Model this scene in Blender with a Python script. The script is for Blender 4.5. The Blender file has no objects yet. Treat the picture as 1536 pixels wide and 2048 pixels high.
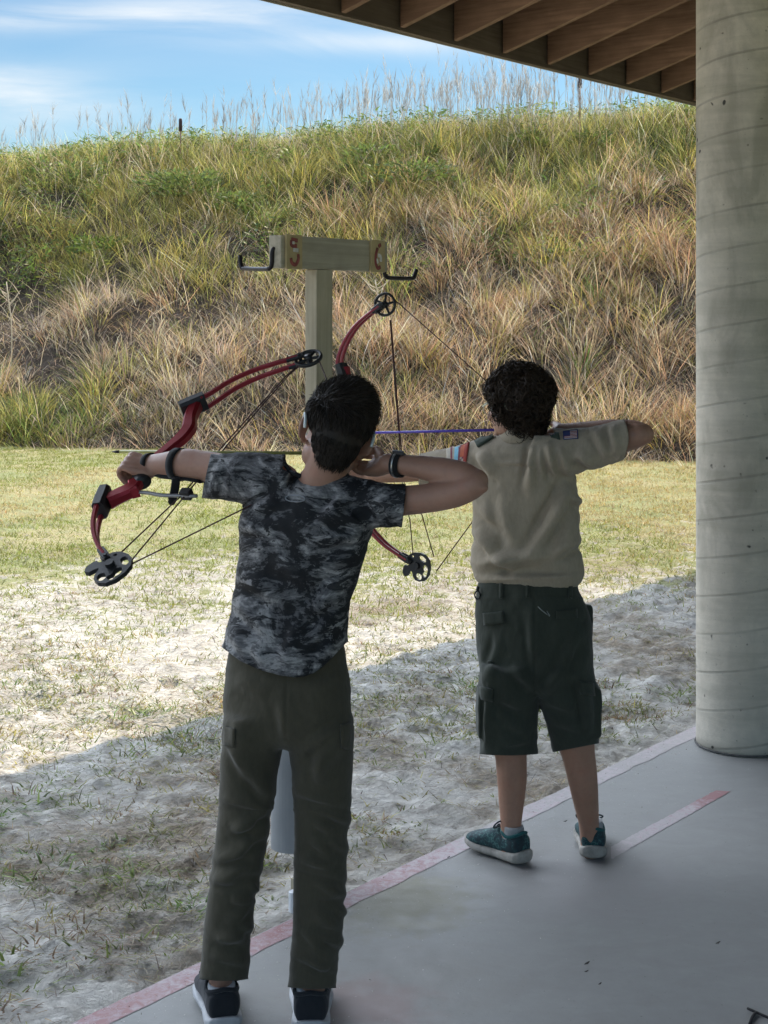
import bpy, bmesh, math, random
import numpy as np
from mathutils import Vector, Matrix
from mathutils.bvhtree import BVHTree

random.seed(7)
RNG = np.random.default_rng(11)
SC = bpy.context.scene
COL = SC.collection
R = math.radians

# ------------------------------------------------------------------ camera
HC = 1.62                      # eye height above the slab (m)
FP = 3078.0                    # focal length in pixels of the 1536 x 2048 photograph
cam_d = bpy.data.cameras.new("camera")
cam = bpy.data.objects.new("camera", cam_d)
COL.objects.link(cam)
cam.location = (0, 0, HC)
cam.rotation_euler = (R(90), 0, 0)
cam_d.sensor_width = 36
cam_d.lens = 36 * FP / 2048
cam_d.shift_y = -(1024 - 632) / 2048
cam_d.clip_start = 0.05
cam_d.clip_end = 2000
SC.camera = cam

# ------------------------------------------------------------------ directions of the place
E2 = np.array([0.605, 0.796])        # along the slab edge
N2 = np.array([-0.796, 0.605])       # out of the shelter, over the sand


def en(e, n, z=0.0):
    return np.array([E2[0] * e + N2[0] * n, E2[1] * e + N2[1] * n, z])


def P(u, v, d):
    """point of the place at depth d seen at photograph position (u, v)"""
    return np.array([(u - 768) / FP * d, d, HC - (v - 632) / FP * d])


SUN_EL = R(52)
_phi = math.asin(0.0958 * math.tan(SUN_EL))
_sh = E2 * math.cos(_phi) + N2 * math.sin(_phi)
SUN = Vector((_sh[0] * math.cos(SUN_EL), _sh[1] * math.cos(SUN_EL), math.sin(SUN_EL)))

# ------------------------------------------------------------------ sky, sun, exposure
wd = bpy.data.worlds.new("World")
SC.world = wd
wd.use_nodes = True
nt = wd.node_tree
nt.nodes.clear()
wo = nt.nodes.new("ShaderNodeOutputWorld")
bg = nt.nodes.new("ShaderNodeBackground")
sky = nt.nodes.new("ShaderNodeTexSky")
sky.sky_type = 'NISHITA'
sky.sun_disc = False
sky.sun_elevation = SUN_EL
sky.sun_rotation = math.atan2(SUN.x, SUN.y)
sky.air_density = 1.0
sky.dust_density = 0.6
sky.ozone_density = 1.5
bg.inputs[1].default_value = 0.10
nt.links.new(bg.outputs[0], wo.inputs[0])


def wnode(t, **kw):
    n_ = nt.nodes.new(t)
    for k, v_ in kw.items():
        setattr(n_, k, v_)
    return n_


def wmath(op, a, b=None, clamp=False):
    n_ = nt.nodes.new("ShaderNodeMath")
    n_.operation = op
    n_.use_clamp = clamp
    for i, x in enumerate((a, b)):
        if x is None:
            continue
        if isinstance(x, (int, float)):
            n_.inputs[i].default_value = x
        else:
            nt.links.new(x, n_.inputs[i])
    return n_.outputs[0]


# thin cirrus: streaky noise on a high flat layer, thickened in three banks
tc = wnode("ShaderNodeTexCoord")
sx = wnode("ShaderNodeSeparateXYZ")
nt.links.new(tc.outputs['Generated'], sx.inputs[0])
zz = wmath('MAXIMUM', sx.outputs[2], 0.02)
px = wmath('DIVIDE', sx.outputs[0], wmath('MAXIMUM', sx.outputs[1], 0.05))
pz = wmath('DIVIDE', sx.outputs[2], wmath('MAXIMUM', sx.outputs[1], 0.05))
cmb = wnode("ShaderNodeCombineXYZ")
nt.links.new(wmath('MULTIPLY', px, 5.0), cmb.inputs[0])
nt.links.new(wmath('ADD', wmath('MULTIPLY', pz, 26.0), wmath('MULTIPLY', px, 2.0)), cmb.inputs[1])
ns = wnode("ShaderNodeTexNoise")
ns.inputs['Scale'].default_value = 1.0
ns.inputs['Detail'].default_value = 7
ns.inputs['Roughness'].default_value = 0.58
ns.inputs['Distortion'].default_value = 0.6
nt.links.new(cmb.outputs[0], ns.inputs['Vector'])


def bank(cx, cz, rx, rz, tilt, amp):
    dx = wmath('SUBTRACT', px, cx)
    dz = wmath('SUBTRACT', wmath('SUBTRACT', pz, cz), wmath('MULTIPLY', dx, tilt))
    q = wmath('ADD', wmath('POWER', wmath('ABSOLUTE', wmath('DIVIDE', dx, rx)), 2.0),
              wmath('POWER', wmath('ABSOLUTE', wmath('DIVIDE', dz, rz)), 2.0))
    return wmath('MULTIPLY', wmath('EXPONENT', wmath('MULTIPLY', q, -1.0)), amp)


banks = wmath('ADD', bank(-0.15, 0.196, 0.17, 0.010, 0.03, 1.1), bank(-0.245, 0.145, 0.060, 0.020, -0.12, 0.95))
banks = wmath('ADD', banks, bank(-0.01, 0.178, 0.085, 0.008, -0.02, 0.75))
banks = wmath('ADD', banks, bank(0.35, 0.30, 0.3, 0.03, 0.05, 0.9))
banks = wmath('ADD', banks, 0.12)
cl = wmath('MULTIPLY', banks, wmath('MULTIPLY', wmath('SUBTRACT', ns.outputs['Fac'], 0.28), 2.6, True), True)
cl = wmath('MULTIPLY', cl, 0.85)
deep = wnode("ShaderNodeMix", data_type='RGBA', blend_type='MULTIPLY')
deep.inputs[0].default_value = 1.0
nt.links.new(sky.outputs[0], deep.inputs[6])
low = wnode("ShaderNodeMix", data_type='RGBA')
nt.links.new(wmath('MULTIPLY', wmath('SUBTRACT', pz, 0.08), 8.0, True), low.inputs[0])
low.inputs[6].default_value = (0.45, 0.60, 0.655, 1)
low.inputs[7].default_value = (0.37, 0.53, 0.615, 1)
nt.links.new(low.outputs[2], deep.inputs[7])
mixc = wnode("ShaderNodeMix", data_type='RGBA')
nt.links.new(cl, mixc.inputs[0])
nt.links.new(deep.outputs[2], mixc.inputs[6])
mixc.inputs[7].default_value = (5.4, 5.55, 5.6, 1)
# added fill for the shade: unseen bright cloud band above frame, strongest ahead
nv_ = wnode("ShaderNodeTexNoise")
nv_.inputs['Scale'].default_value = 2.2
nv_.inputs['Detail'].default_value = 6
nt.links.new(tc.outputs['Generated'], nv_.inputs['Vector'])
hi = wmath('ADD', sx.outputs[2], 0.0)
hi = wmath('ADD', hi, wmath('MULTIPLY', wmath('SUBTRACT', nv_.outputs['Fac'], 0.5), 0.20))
fill_cloud = wmath('MULTIPLY', wmath('SUBTRACT', hi, 0.27), 6.0, True)
fill_cloud = wmath('MULTIPLY', fill_cloud, wmath('SUBTRACT', 1.0, wmath('MULTIPLY', wmath('SUBTRACT', sx.outputs[2], 0.55), 2.2, True)), True)
fill_cloud = wmath('MULTIPLY', fill_cloud, wmath('MAXIMUM', wmath('MULTIPLY', wmath('ADD', sx.outputs[1], 0.10), 3.0, True), 0.07))
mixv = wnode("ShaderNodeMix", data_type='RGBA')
nt.links.new(fill_cloud, mixv.inputs[0])
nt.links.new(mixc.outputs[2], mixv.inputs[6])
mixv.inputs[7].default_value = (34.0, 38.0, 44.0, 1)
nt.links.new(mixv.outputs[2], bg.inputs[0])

sl = bpy.data.lights.new("sun", 'SUN')
sl.energy = 3.4
sl.angle = R(0.5)
sl.color = (1.0, 0.845, 0.63)
so = bpy.data.objects.new("sun", sl)
COL.objects.link(so)
so.rotation_euler = SUN.to_track_quat('Z', 'Y').to_euler()
so.location = (20, 30, 40)

SC.view_settings.view_transform = 'Standard'
SC.view_settings.look = 'None'
SC.view_settings.exposure = 0.92
SC.view_settings.gamma = 1.0
SC.view_settings.use_curve_mapping = False
SC.render.engine = 'CYCLES'
SC.cycles.max_bounces = 8
SC.cycles.diffuse_bounces = 4
SC.cycles.transparent_max_bounces = 8
SC.cycles.use_denoising = True


# ------------------------------------------------------------------ helpers
def tag(o, label=None, cat=None, group=None, kind=None):
    if label: o["label"] = label
    if cat: o["category"] = cat
    if group: o["group"] = group
    if kind: o["kind"] = kind
    return o


def empty(name, loc):
    o = bpy.data.objects.new(name, None)
    o.location = loc
    COL.objects.link(o)
    return o


def wloc(o):
    """world location of an object in a chain of unrotated parents"""
    p = Vector(o.location)
    while o.parent:
        o = o.parent
        p += Vector(o.location)
    return np.array(p)


def link_mesh(name, me, mats, parent=None, origin=None, smooth=True):
    """me holds world coordinates; re-base it on its parent (or its own origin)"""
    o = bpy.data.objects.new(name, me)
    base = wloc(parent) if parent is not None else np.array(origin if origin is not None else (0, 0, 0), float)
    if np.any(base != 0):
        me.transform(Matrix.Translation(Vector(-base)))
    if parent is not None:
        o.parent = parent
    else:
        o.location = base
    if not isinstance(mats, (list, tuple)):
        mats = [mats]
    for m in mats:
        me.materials.append(m)
    if smooth:
        me.polygons.foreach_set("use_smooth", np.ones(len(me.polygons), bool))
    COL.objects.link(o)
    return o


def link_bm(name, bm, mats, parent=None, origin=None, smooth=False):
    me = bpy.data.meshes.new(name)
    bmesh.ops.recalc_face_normals(bm, faces=bm.faces[:])
    bm.to_mesh(me)
    bm.free()
    return link_mesh(name, me, mats, parent, origin, smooth)


def np_mesh(name, V, F, mat_idx=None):
    """V (n,3), F (m,3 or 4) numpy -> mesh"""
    me = bpy.data.meshes.new(name)
    V = np.asarray(V, np.float32)
    F = np.asarray(F, np.int32)
    k = F.shape[1]
    me.vertices.add(len(V))
    me.vertices.foreach_set("co", V.ravel())
    me.loops.add(F.size)
    me.loops.foreach_set("vertex_index", F.ravel())
    me.polygons.add(len(F))
    me.polygons.foreach_set("loop_start", np.arange(0, F.size, k, dtype=np.int32))
    if mat_idx is not None:
        me.polygons.foreach_set("material_index", np.asarray(mat_idx, np.int32))
    me.update(calc_edges=True)
    return me


def set_col(me, C, name="col"):
    a = me.attributes.new(name, 'FLOAT_COLOR', 'POINT')
    C = np.asarray(C, np.float32)
    if C.shape[1] == 3:
        C = np.concatenate([C, np.ones((len(C), 1), np.float32)], 1)
    a.data.foreach_set("color", C.ravel())


_lat = {}


def vnoise(x, y, seed=0):
    if seed not in _lat:
        _lat[seed] = np.random.default_rng(1000 + seed).random((256, 256))
    L = _lat[seed]
    x = np.asarray(x, float); y = np.asarray(y, float)
    xi = np.floor(x).astype(int); yi = np.floor(y).astype(int)
    fx = x - xi; fy = y - yi
    fx = fx * fx * (3 - 2 * fx); fy = fy * fy * (3 - 2 * fy)
    a = L[xi & 255, yi & 255]; b = L[(xi + 1) & 255, yi & 255]
    c = L[xi & 255, (yi + 1) & 255]; d = L[(xi + 1) & 255, (yi + 1) & 255]
    return (a * (1 - fx) + b * fx) * (1 - fy) + (c * (1 - fx) + d * fx) * fy


def fbm(x, y, seed=0, oct=4, gain=0.5):
    s = 0; a = 1; t = 0
    for i in range(oct):
        s = s + a * vnoise(np.asarray(x) * 2 ** i + 17.3 * i, np.asarray(y) * 2 ** i + 9.1 * i, seed + i)
        t += a; a *= gain
    return s / t


def sstep(a, b, x):
    t = np.clip((np.asarray(x, float) - a) / (b - a), 0, 1)
    return t * t * (3 - 2 * t)


# ------------------------------------------------------------------ materials
class NT:
    def __init__(s, name):
        s.m = bpy.data.materials.new(name)
        s.m.use_nodes = True
        s.t = s.m.node_tree
        s.b = s.t.nodes["Principled BSDF"]
        s.out = s.t.nodes["Material Output"]

    def n(s, t, **kw):
        x = s.t.nodes.new(t)
        for k, v in kw.items():
            setattr(x, k, v)
        return x

    def l(s, a, b):
        s.t.links.new(a, b)

    def coord(s, scale=(1, 1, 1), rot=(0, 0, 0), kind='Object'):
        c = s.n("ShaderNodeTexCoord"); m = s.n("ShaderNodeMapping")
        s.l(c.outputs[kind], m.inputs[0])
        m.inputs['Scale'].default_value = scale
        m.inputs['Rotation'].default_value = rot
        return m.outputs[0]

    def noise(s, vec, scale, detail=4, rough=0.55, dist=0.0):
        x = s.n("ShaderNodeTexNoise")
        x.inputs['Scale'].default_value = scale
        x.inputs['Detail'].default_value = detail
        x.inputs['Roughness'].default_value = rough
        x.inputs['Distortion'].default_value = dist
        s.l(vec, x.inputs['Vector'])
        return x.outputs['Fac']

    def ramp(s, fac, stops, interp='LINEAR'):
        x = s.n("ShaderNodeValToRGB")
        s.l(fac, x.inputs[0])
        cr = x.color_ramp
        cr.interpolation = interp
        while len(cr.elements) < len(stops):
            cr.elements.new(0.5)
        for e_, (p, c) in zip(cr.elements, stops):
            e_.position = p
            e_.color = (c, c, c, 1) if isinstance(c, (int, float)) else (*c, 1)
        return x.outputs[0]

    def mix(s, fac, a, b, mode='MIX'):
        x = s.n("ShaderNodeMix", data_type='RGBA', blend_type=mode)
        for key, v in (('Factor', fac), ('A', a), ('B', b)):
            i = x.inputs[key]
            if key == 'Factor':
                i = x.inputs[0]
            else:
                i = x.inputs[6] if key == 'A' else x.inputs[7]
            if isinstance(v, (int, float)):
                i.default_value = v
            elif isinstance(v, tuple):
                i.default_value = (*v, 1)
            else:
                s.l(v, i)
        return x.outputs[2]

    def math(s, op, a, b=None, clamp=False):
        x = s.n("ShaderNodeMath", operation=op, use_clamp=clamp)
        for i, v in enumerate((a, b)):
            if v is None: continue
            if isinstance(v, (int, float)): x.inputs[i].default_value = v
            else: s.l(v, x.inputs[i])
        return x.outputs[0]

    def bump(s, h, strength=0.3, dist=0.01, prev=None):
        x = s.n("ShaderNodeBump")
        x.inputs['Strength'].default_value = strength
        x.inputs['Distance'].default_value = dist
        s.l(h, x.inputs['Height'])
        if prev is not None:
            s.l(prev, x.inputs['Normal'])
        s.l(x.outputs[0], s.b.inputs['Normal'])
        return x.outputs[0]

    def col(s, c):
        if isinstance(c, tuple): s.b.inputs['Base Color'].default_value = (*c, 1)
        else: s.l(c, s.b.inputs['Base Color'])

    def set(s, **kw):
        for k, v in kw.items():
            s.b.inputs[k.replace('_', ' ')].default_value = v
        return s


def simple(name, col, rough=0.6, var=0.2, scale=30, bump=0.15, bscale=150, metal=0.0, spec=0.5, bdist=0.002):
    t = NT(name)
    v = t.coord()
    f = t.noise(v, scale, 5)
    lo = tuple(c * (1 - var) for c in col); hi = tuple(min(1, c * (1 + var)) for c in col)
    t.col(t.ramp(f, [(0.3, lo), (0.7, hi)]))
    t.set(Roughness=rough, Metallic=metal)
    t.b.inputs['Specular IOR Level'].default_value = spec
    if bump:
        t.bump(t.noise(v, bscale, 3), bump, bdist)
    return t.m


def leaf_material(name, transl=0.4, rough=0.6):
    t = NT(name)
    a = t.n("ShaderNodeAttribute", attribute_name="col")
    d = t.n("ShaderNodeBsdfDiffuse"); tr = t.n("ShaderNodeBsdfTranslucent")
    gl = t.n("ShaderNodeBsdfGlossy"); gl.inputs['Roughness'].default_value = rough * 0.7
    mx = t.n("ShaderNodeMixShader"); mx.inputs[0].default_value = transl
    m2 = t.n("ShaderNodeMixShader"); m2.inputs[0].default_value = 0.04
    t.l(a.outputs[0], d.inputs[0]); t.l(a.outputs[0], tr.inputs[0])
    t.l(d.outputs[0], mx.inputs[1]); t.l(tr.outputs[0], mx.inputs[2])
    t.l(mx.outputs[0], m2.inputs[1]); t.l(gl.outputs[0], m2.inputs[2])
    t.l(m2.outputs[0], t.out.inputs[0])
    return t.m


# ------------------------------------------------------------------ bmesh shapes
def bm_box(bm, c, ax, ay, az, hx, hy, hz, bevel=0.0):
    """box round c with axes ax, ay, az (unit) and half sizes"""
    c = np.asarray(c, float)
    vs = []
    for sx_ in (-1, 1):
        for sy_ in (-1, 1):
            for sz_ in (-1, 1):
                vs.append(bm.verts.new(c + np.asarray(ax) * hx * sx_ + np.asarray(ay) * hy * sy_ + np.asarray(az) * hz * sz_))
    idx = [(0, 1, 3, 2), (4, 6, 7, 5), (0, 4, 5, 1), (2, 3, 7, 6), (0, 2, 6, 4), (1, 5, 7, 3)]
    fs = [bm.faces.new([vs[i] for i in f]) for f in idx]
    if bevel:
        es = list({e for f in fs for e in f.edges})
        bmesh.ops.bevel(bm, geom=es, offset=bevel, segments=2, profile=0.6, affect='EDGES')


def frames(pts):
    pts = [np.asarray(p, float) for p in pts]
    n = len(pts)
    T = []
    for i in range(n):
        a = pts[max(i - 1, 0)]; b = pts[min(i + 1, n - 1)]
        t = b - a
        T.append(t / (np.linalg.norm(t) + 1e-12))
    u = np.cross(T[0], [0, 0, 1.0])
    if np.linalg.norm(u) < 0.1:
        u = np.cross(T[0], [1.0, 0, 0])
    u /= np.linalg.norm(u)
    out = []
    for t in T:
        u = u - t * (u @ t); u /= np.linalg.norm(u)
        out.append((t, u, np.cross(t, u)))
    return pts, out


def bm_tube(bm, pts, radii, n=10, flat=None, cap=True):
    """tube through pts; radii scalar/list; flat = (ref vector, ratio): radius along ref scaled by ratio"""
    pts, fr = frames(pts)
    if np.isscalar(radii): radii = [radii] * len(pts)
    rings = []
    for p, (t, u, w), r in zip(pts, fr, radii):
        ru = rw = 1.0
        if flat is not None:
            ref = np.asarray(flat[0], float)
            ref = ref - t * (ref @ t)
            ref /= np.linalg.norm(ref) + 1e-9
            u, w = ref, np.cross(t, ref)
            ru = flat[1]
        rings.append([bm.verts.new(p + u * (r * ru * math.cos(2 * math.pi * k / n)) + w * (r * rw * math.sin(2 * math.pi * k / n))) for k in range(n)])
    for a, b in zip(rings[:-1], rings[1:]):
        for k in range(n):
            bm.faces.new((a[k], a[(k + 1) % n], b[(k + 1) % n], b[k]))
    if cap:
        bm.faces.new(rings[0][::-1]); bm.faces.new(rings[-1])


def smooth_path(pts, k=6):
    """Catmull-Rom through pts"""
    pts = [np.asarray(p, float) for p in pts]
    P_ = [2 * pts[0] - pts[1]] + pts + [2 * pts[-1] - pts[-2]]
    out = []
    for i in range(1, len(P_) - 2):
        a, b, c, d = P_[i - 1], P_[i], P_[i + 1], P_[i + 2]
        for j in range(k):
            t = j / k
            out.append(0.5 * (2 * b + (c - a) * t + (2 * a - 5 * b + 4 * c - d) * t * t + (3 * b - a - 3 * c + d) * t ** 3))
    out.append(pts[-1])
    return out


def bm_loft(bm, rings, n=28, power=2.0):
    """rings: (centre, semi-axis vector A, semi-axis vector B); closed superellipse rings, capped"""
    rs = []
    for c, A, B in rings:
        c = np.asarray(c, float); A = np.asarray(A, float); B = np.asarray(B, float)
        ring = []
        for k in range(n):
            th = 2 * math.pi * k / n
            x = math.copysign(abs(math.cos(th)) ** (2 / power), math.cos(th))
            y = math.copysign(abs(math.sin(th)) ** (2 / power), math.sin(th))
            ring.append(bm.verts.new(c + A * x + B * y))
        rs.append(ring)
    for a, b in zip(rs[:-1], rs[1:]):
        for k in range(n):
            bm.faces.new((a[k], a[(k + 1) % n], b[(k + 1) % n], b[k]))
    bm.faces.new(rs[0][::-1]); bm.faces.new(rs[-1])


def bm_ellipsoid(bm, c, A, B, C_, nu=20, nv=12):
    c = np.asarray(c, float)
    A, B, C_ = (np.asarray(q, float) for q in (A, B, C_))
    top = bm.verts.new(c + C_); bot = bm.verts.new(c - C_)
    rings = []
    for j in range(1, nv):
        ph = math.pi * j / nv
        rings.append([bm.verts.new(c + (A * math.cos(2 * math.pi * k / nu) + B * math.sin(2 * math.pi * k / nu)) * math.sin(ph) + C_ * math.cos(ph)) for k in range(nu)])
    for k in range(nu):
        bm.faces.new((top, rings[0][k], rings[0][(k + 1) % nu]))
        bm.faces.new((bot, rings[-1][(k + 1) % nu], rings[-1][k]))
    for a, b in zip(rings[:-1], rings[1:]):
        for k in range(nu):
            bm.faces.new((a[k], b[k], b[(k + 1) % nu], a[(k + 1) % nu]))


def bm_prism(bm, outline, nrm, thick, bevel=0.0):
    """closed outline (3-D points in a plane) thickened by +-thick/2 along nrm"""
    nrm = np.asarray(nrm, float)
    a = [bm.verts.new(np.asarray(p) - nrm * thick / 2) for p in outline]
    b = [bm.verts.new(np.asarray(p) + nrm * thick / 2) for p in outline]
    n = len(a)
    fs = [bm.faces.new(a[::-1]), bm.faces.new(b)]
    for k in range(n):
        fs.append(bm.faces.new((a[k], a[(k + 1) % n], b[(k + 1) % n], b[k])))
    if bevel:
        es = list(set(fs[0].edges) | set(fs[1].edges))
        bmesh.ops.bevel(bm, geom=es, offset=bevel, segments=2, profile=0.6, affect='EDGES')
    return fs


# ------------------------------------------------------------------ remeshed skins (bodies, clothes)
def remesh(bm, voxel):
    bmesh.ops.recalc_face_normals(bm, faces=bm.faces[:])
    me = bpy.data.meshes.new("tmp"); bm.to_mesh(me); bm.free()
    o = bpy.data.objects.new("tmp", me); COL.objects.link(o)
    md = o.modifiers.new("r", 'REMESH'); md.mode = 'VOXEL'; md.voxel_size = voxel
    dg = bpy.context.evaluated_depsgraph_get()
    m2 = bpy.data.meshes.new_from_object(o.evaluated_get(dg))
    bpy.data.objects.remove(o); bpy.data.meshes.remove(me)
    V = np.empty(len(m2.vertices) * 3, np.float32); m2.vertices.foreach_get("co", V); V = V.reshape(-1, 3).astype(float)
    F = np.empty(len(m2.loops), np.int32); m2.loops.foreach_get("vertex_index", F); F = F.reshape(-1, 4)
    bpy.data.meshes.remove(m2)
    return V, F


def edges_of(F):
    k = F.shape[1]
    e = np.concatenate([F[:, [i, (i + 1) % k]] for i in range(k)])
    e.sort(1)
    return np.unique(e, axis=0, return_counts=True)


def laplace(V, F, it=4, lam=0.5, w=None):
    E, _ = edges_of(F)
    deg = np.bincount(E.ravel(), minlength=len(V)).astype(float)[:, None] + 1e-9
    V = V.copy()
    for _ in range(it):
        S = np.zeros_like(V)
        for ax in range(3):
            S[:, ax] = np.bincount(E[:, 0], V[E[:, 1], ax], len(V)) + np.bincount(E[:, 1], V[E[:, 0], ax], len(V))
        dlt = (S / deg - V) * lam
        V += dlt if w is None else dlt * w[:, None]
    return V


def normals(V, F):
    n = np.cross(V[F[:, 2]] - V[F[:, 0]], V[F[:, 3 % F.shape[1]]] - V[F[:, 1]]) if F.shape[1] == 4 else np.cross(V[F[:, 1]] - V[F[:, 0]], V[F[:, 2]] - V[F[:, 0]])
    N = np.zeros_like(V)
    for ax in range(3):
        for k in range(F.shape[1]):
            N[:, ax] += np.bincount(F[:, k], n[:, ax], len(V))
    return N / (np.linalg.norm(N, axis=1, keepdims=True) + 1e-12)


def cut(V, F, g, voxel):
    """keep g > 0 and draw the new rim onto g = 0"""
    s = g(V)
    keep = s[F].mean(1) > 0
    F = F[keep]
    E, c = edges_of(F)
    b = np.unique(E[c == 1])
    b = b[np.abs(s[b]) < 3 * voxel]
    eps = 1e-4
    G = np.stack([(g(V[b] + np.eye(3)[i] * eps) - s[b]) / eps for i in range(3)], 1)
    step = -(s[b] / (np.sum(G * G, 1) + 1e-6))[:, None] * G
    V = V.copy(); V[b] += np.clip(step, -2.5 * voxel, 2.5 * voxel)
    used = np.unique(F)
    mp = np.full(len(V), -1); mp[used] = np.arange(len(used))
    return V[used], mp[F]


def pix(V):
    """photograph coordinates of points (used only to measure where a fold lies)"""
    d = V[:, 1]
    return 768 + V[:, 0] / d * FP, 632 + (HC - V[:, 2]) / d * FP


def folds(V, Nn, segs, side=-1):
    """raise soft ridges along 3-D segments: (a, b, width, amp)"""
    D = np.zeros(len(V))
    uu, vv = pix(V)
    uv = np.stack([uu, vv], 1)
    for a, b, w, amp in segs:
        a = np.asarray(a, float); b = np.asarray(b, float)
        mpp = a[1] / FP
        a2 = np.array(pix(a[None])).ravel(); b2 = np.array(pix(b[None])).ravel()
        ab = b2 - a2
        t = np.clip(((uv - a2) @ ab) / (ab @ ab), 0, 1)
        r = uv - a2 - t[:, None] * ab
        s_ = (r @ np.array([-ab[1], ab[0]]) / np.linalg.norm(ab)) * mpp / w
        rr = np.linalg.norm(r, axis=1) * mpp / w
        # steep on one side, soft on the other, with a shallow trough
        k = np.where(s_ > 0, 1.0, 0.55)
        D += amp * (np.exp(-(rr * k) ** 2) - 0.45 * np.exp(-((rr - 1.9) / 0.8) ** 2) * (s_ > 0)) * np.sin(math.pi * np.clip(t, 0.0, 1.0) * 0.9 + 0.15)
    fac = Nn[:, 1] < 0.35 if side < 0 else np.ones(len(V), bool)
    return V + Nn * (D * fac)[:, None]


def sub_faces(V, F, mask):
    f = F[mask[F].all(1)]
    used = np.unique(f)
    mp = np.full(len(V), -1); mp[used] = np.arange(len(used))
    return V[used], mp[f], used


def ray_point(u, v, bvh, lift=0.0015, hint=None):
    o = Vector((0, 0, HC)); d = Vector(P(u, v, 1.0)) - o
    d.normalize()
    h = bvh.ray_cast(o, d)
    if h[0] is None:
        return None
    n = h[1]
    if n.dot(d) > 0: n = -n
    return np.array(h[0] + n * lift)
# ================================================================== the place
Z_SAND = -0.035
W3 = np.array([0, 0, 1.0]); E3 = np.array([*E2, 0]); N3 = np.array([*N2, 0])
EDGE = 2.71                          # slab edge, distance from the camera across it

# ---- materials of the place
def mat_sand():
    t = NT("sand_and_turf")
    v = t.coord()
    a = t.n("ShaderNodeAttribute", attribute_name="col")
    sep = t.n("ShaderNodeSeparateColor"); t.l(a.outputs[0], sep.inputs[0])
    big = t.noise(v, 1.1, 6, 0.6)
    mid = t.noise(v, 9, 6, 0.65, 0.4)
    fine = t.noise(v, 55, 4, 0.7)
    sand = t.ramp(mid, [(0.30, (0.245, 0.225, 0.20)), (0.44, (0.48, 0.455, 0.41)), (0.66, (0.66, 0.635, 0.585))])
    lit = t.ramp(fine, [(0.35, (0.15, 0.12, 0.085)), (0.55, (0.30, 0.245, 0.18)), (0.7, (0.42, 0.36, 0.28))])
    c1 = t.mix(t.math('MULTIPLY', sep.outputs[2], t.ramp(mid, [(0.38, 1.0), (0.62, 0.45)])), sand, lit)
    st = t.ramp(t.noise(t.coord((1, 1, 1)), 26, 5, 0.7, 0.8), [(0.3, (0.20, 0.165, 0.075)), (0.5, (0.30, 0.26, 0.10)), (0.72, (0.36, 0.31, 0.15))])
    gr = t.ramp(fine, [(0.3, (0.11, 0.14, 0.03)), (0.7, (0.22, 0.26, 0.06))])
    tf = t.mix(t.ramp(t.math('ADD', t.math('MULTIPLY', big, 0.6), t.math('MULTIPLY', mid, 0.4)), [(0.42, 0.0), (0.58, 0.85)]), st, gr)
    f = t.math('ADD', sep.outputs[0], t.math('MULTIPLY', t.math('SUBTRACT', mid, 0.5), 2.4), True)
    f = t.ramp(f, [(0.40, 0.0), (0.66, 1.0)])
    t.col(t.mix(t.math('MULTIPLY', f, 0.85), c1, tf))
    t.set(Roughness=0.95)
    t.b.inputs['Specular IOR Level'].default_value = 0.15
    b1 = t.bump(t.noise(t.coord((1, 1, 1)), 24, 7, 0.7, 0.5), 0.9, 0.035)
    t.bump(fine, 0.5, 0.008, b1)
    return t.m


def mat_concrete(name, base, tint, scale=1.0, rough=0.75):
    t = NT(name)
    v = t.coord((scale, scale, scale))
    f = t.noise(v, 0.9, 7, 0.6, 0.4)
    g = t.noise(v, 14, 6, 0.7)
    s = t.noise(t.coord((5, 9, 5)), 1.0, 6, 0.65, 0.8)
    c = t.ramp(f, [(0.3, tuple(b * 0.80 for b in base)), (0.52, base), (0.72, tuple(min(1, b * 1.14) for b in base))])
    c = t.mix(0.5, c, t.ramp(g, [(0.3, tuple(b * 0.68 for b in base)), (0.7, tuple(b * 1.18 for b in base))]))
    c = t.mix(t.math('MULTIPLY', t.ramp(s, [(0.45, 0.0), (0.70, 1.0)]), 0.30), c, tint)
    pit = t.noise(v, 90, 2, 0.5)
    c = t.mix(t.ramp(pit, [(0.22, 0.7), (0.3, 0.0)]), c, tuple(b * 0.35 for b in base))
    t.col(c)
    t.l(t.ramp(g, [(0.3, rough - 0.2), (0.7, rough + 0.1)]), t.b.inputs['Roughness'])
    t.bump(t.noise(v, 70, 5, 0.7), 0.25, 0.003)
    return t


def mat_slab():
    t = mat_concrete("slab_concrete", (0.265, 0.264, 0.250), (0.195, 0.185, 0.175))
    # two damp mossy stains and scuffs
    base = t.b.inputs['Base Color'].links[0].from_socket
    c = t.n("ShaderNodeTexCoord")
    def blob(x, y, r, col, amt, prev):
        vm = t.n("ShaderNodeVectorMath", operation='DISTANCE')
        t.l(c.outputs['Object'], vm.inputs[0]); vm.inputs[1].default_value = (x, y, 0)
        d = t.math('ADD', vm.outputs['Value'], t.math('MULTIPLY', t.math('SUBTRACT', t.noise(c.outputs['Object'], 9, 5, 0.65), 0.5), r * 1.6))
        f = t.math('MULTIPLY', t.ramp(t.math('DIVIDE', d, r), [(0.35, 1.0), (1.0, 0.0)]), amt)
        return t.mix(f, prev, col)
    p = P(790, 1800, 4986 / (1800 - 632)); base = blob(p[0], p[1], 0.28, (0.17, 0.155, 0.075), 0.6, base)
    p = P(840, 1960, 4986 / (1960 - 632)); base = blob(p[0], p[1], 0.30, (0.22, 0.21, 0.19), 0.5, base)
    p = P(1180, 1770, 4986 / (1770 - 632)); base = blob(p[0], p[1], 0.35, (0.22, 0.20, 0.20), 0.4, base)
    p = P(730, 2010, 4986 / (2010 - 632)); base = blob(p[0], p[1], 0.2, (0.24, 0.15, 0.14), 0.5, base)
    t.col(base)
    return t.m


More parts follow.
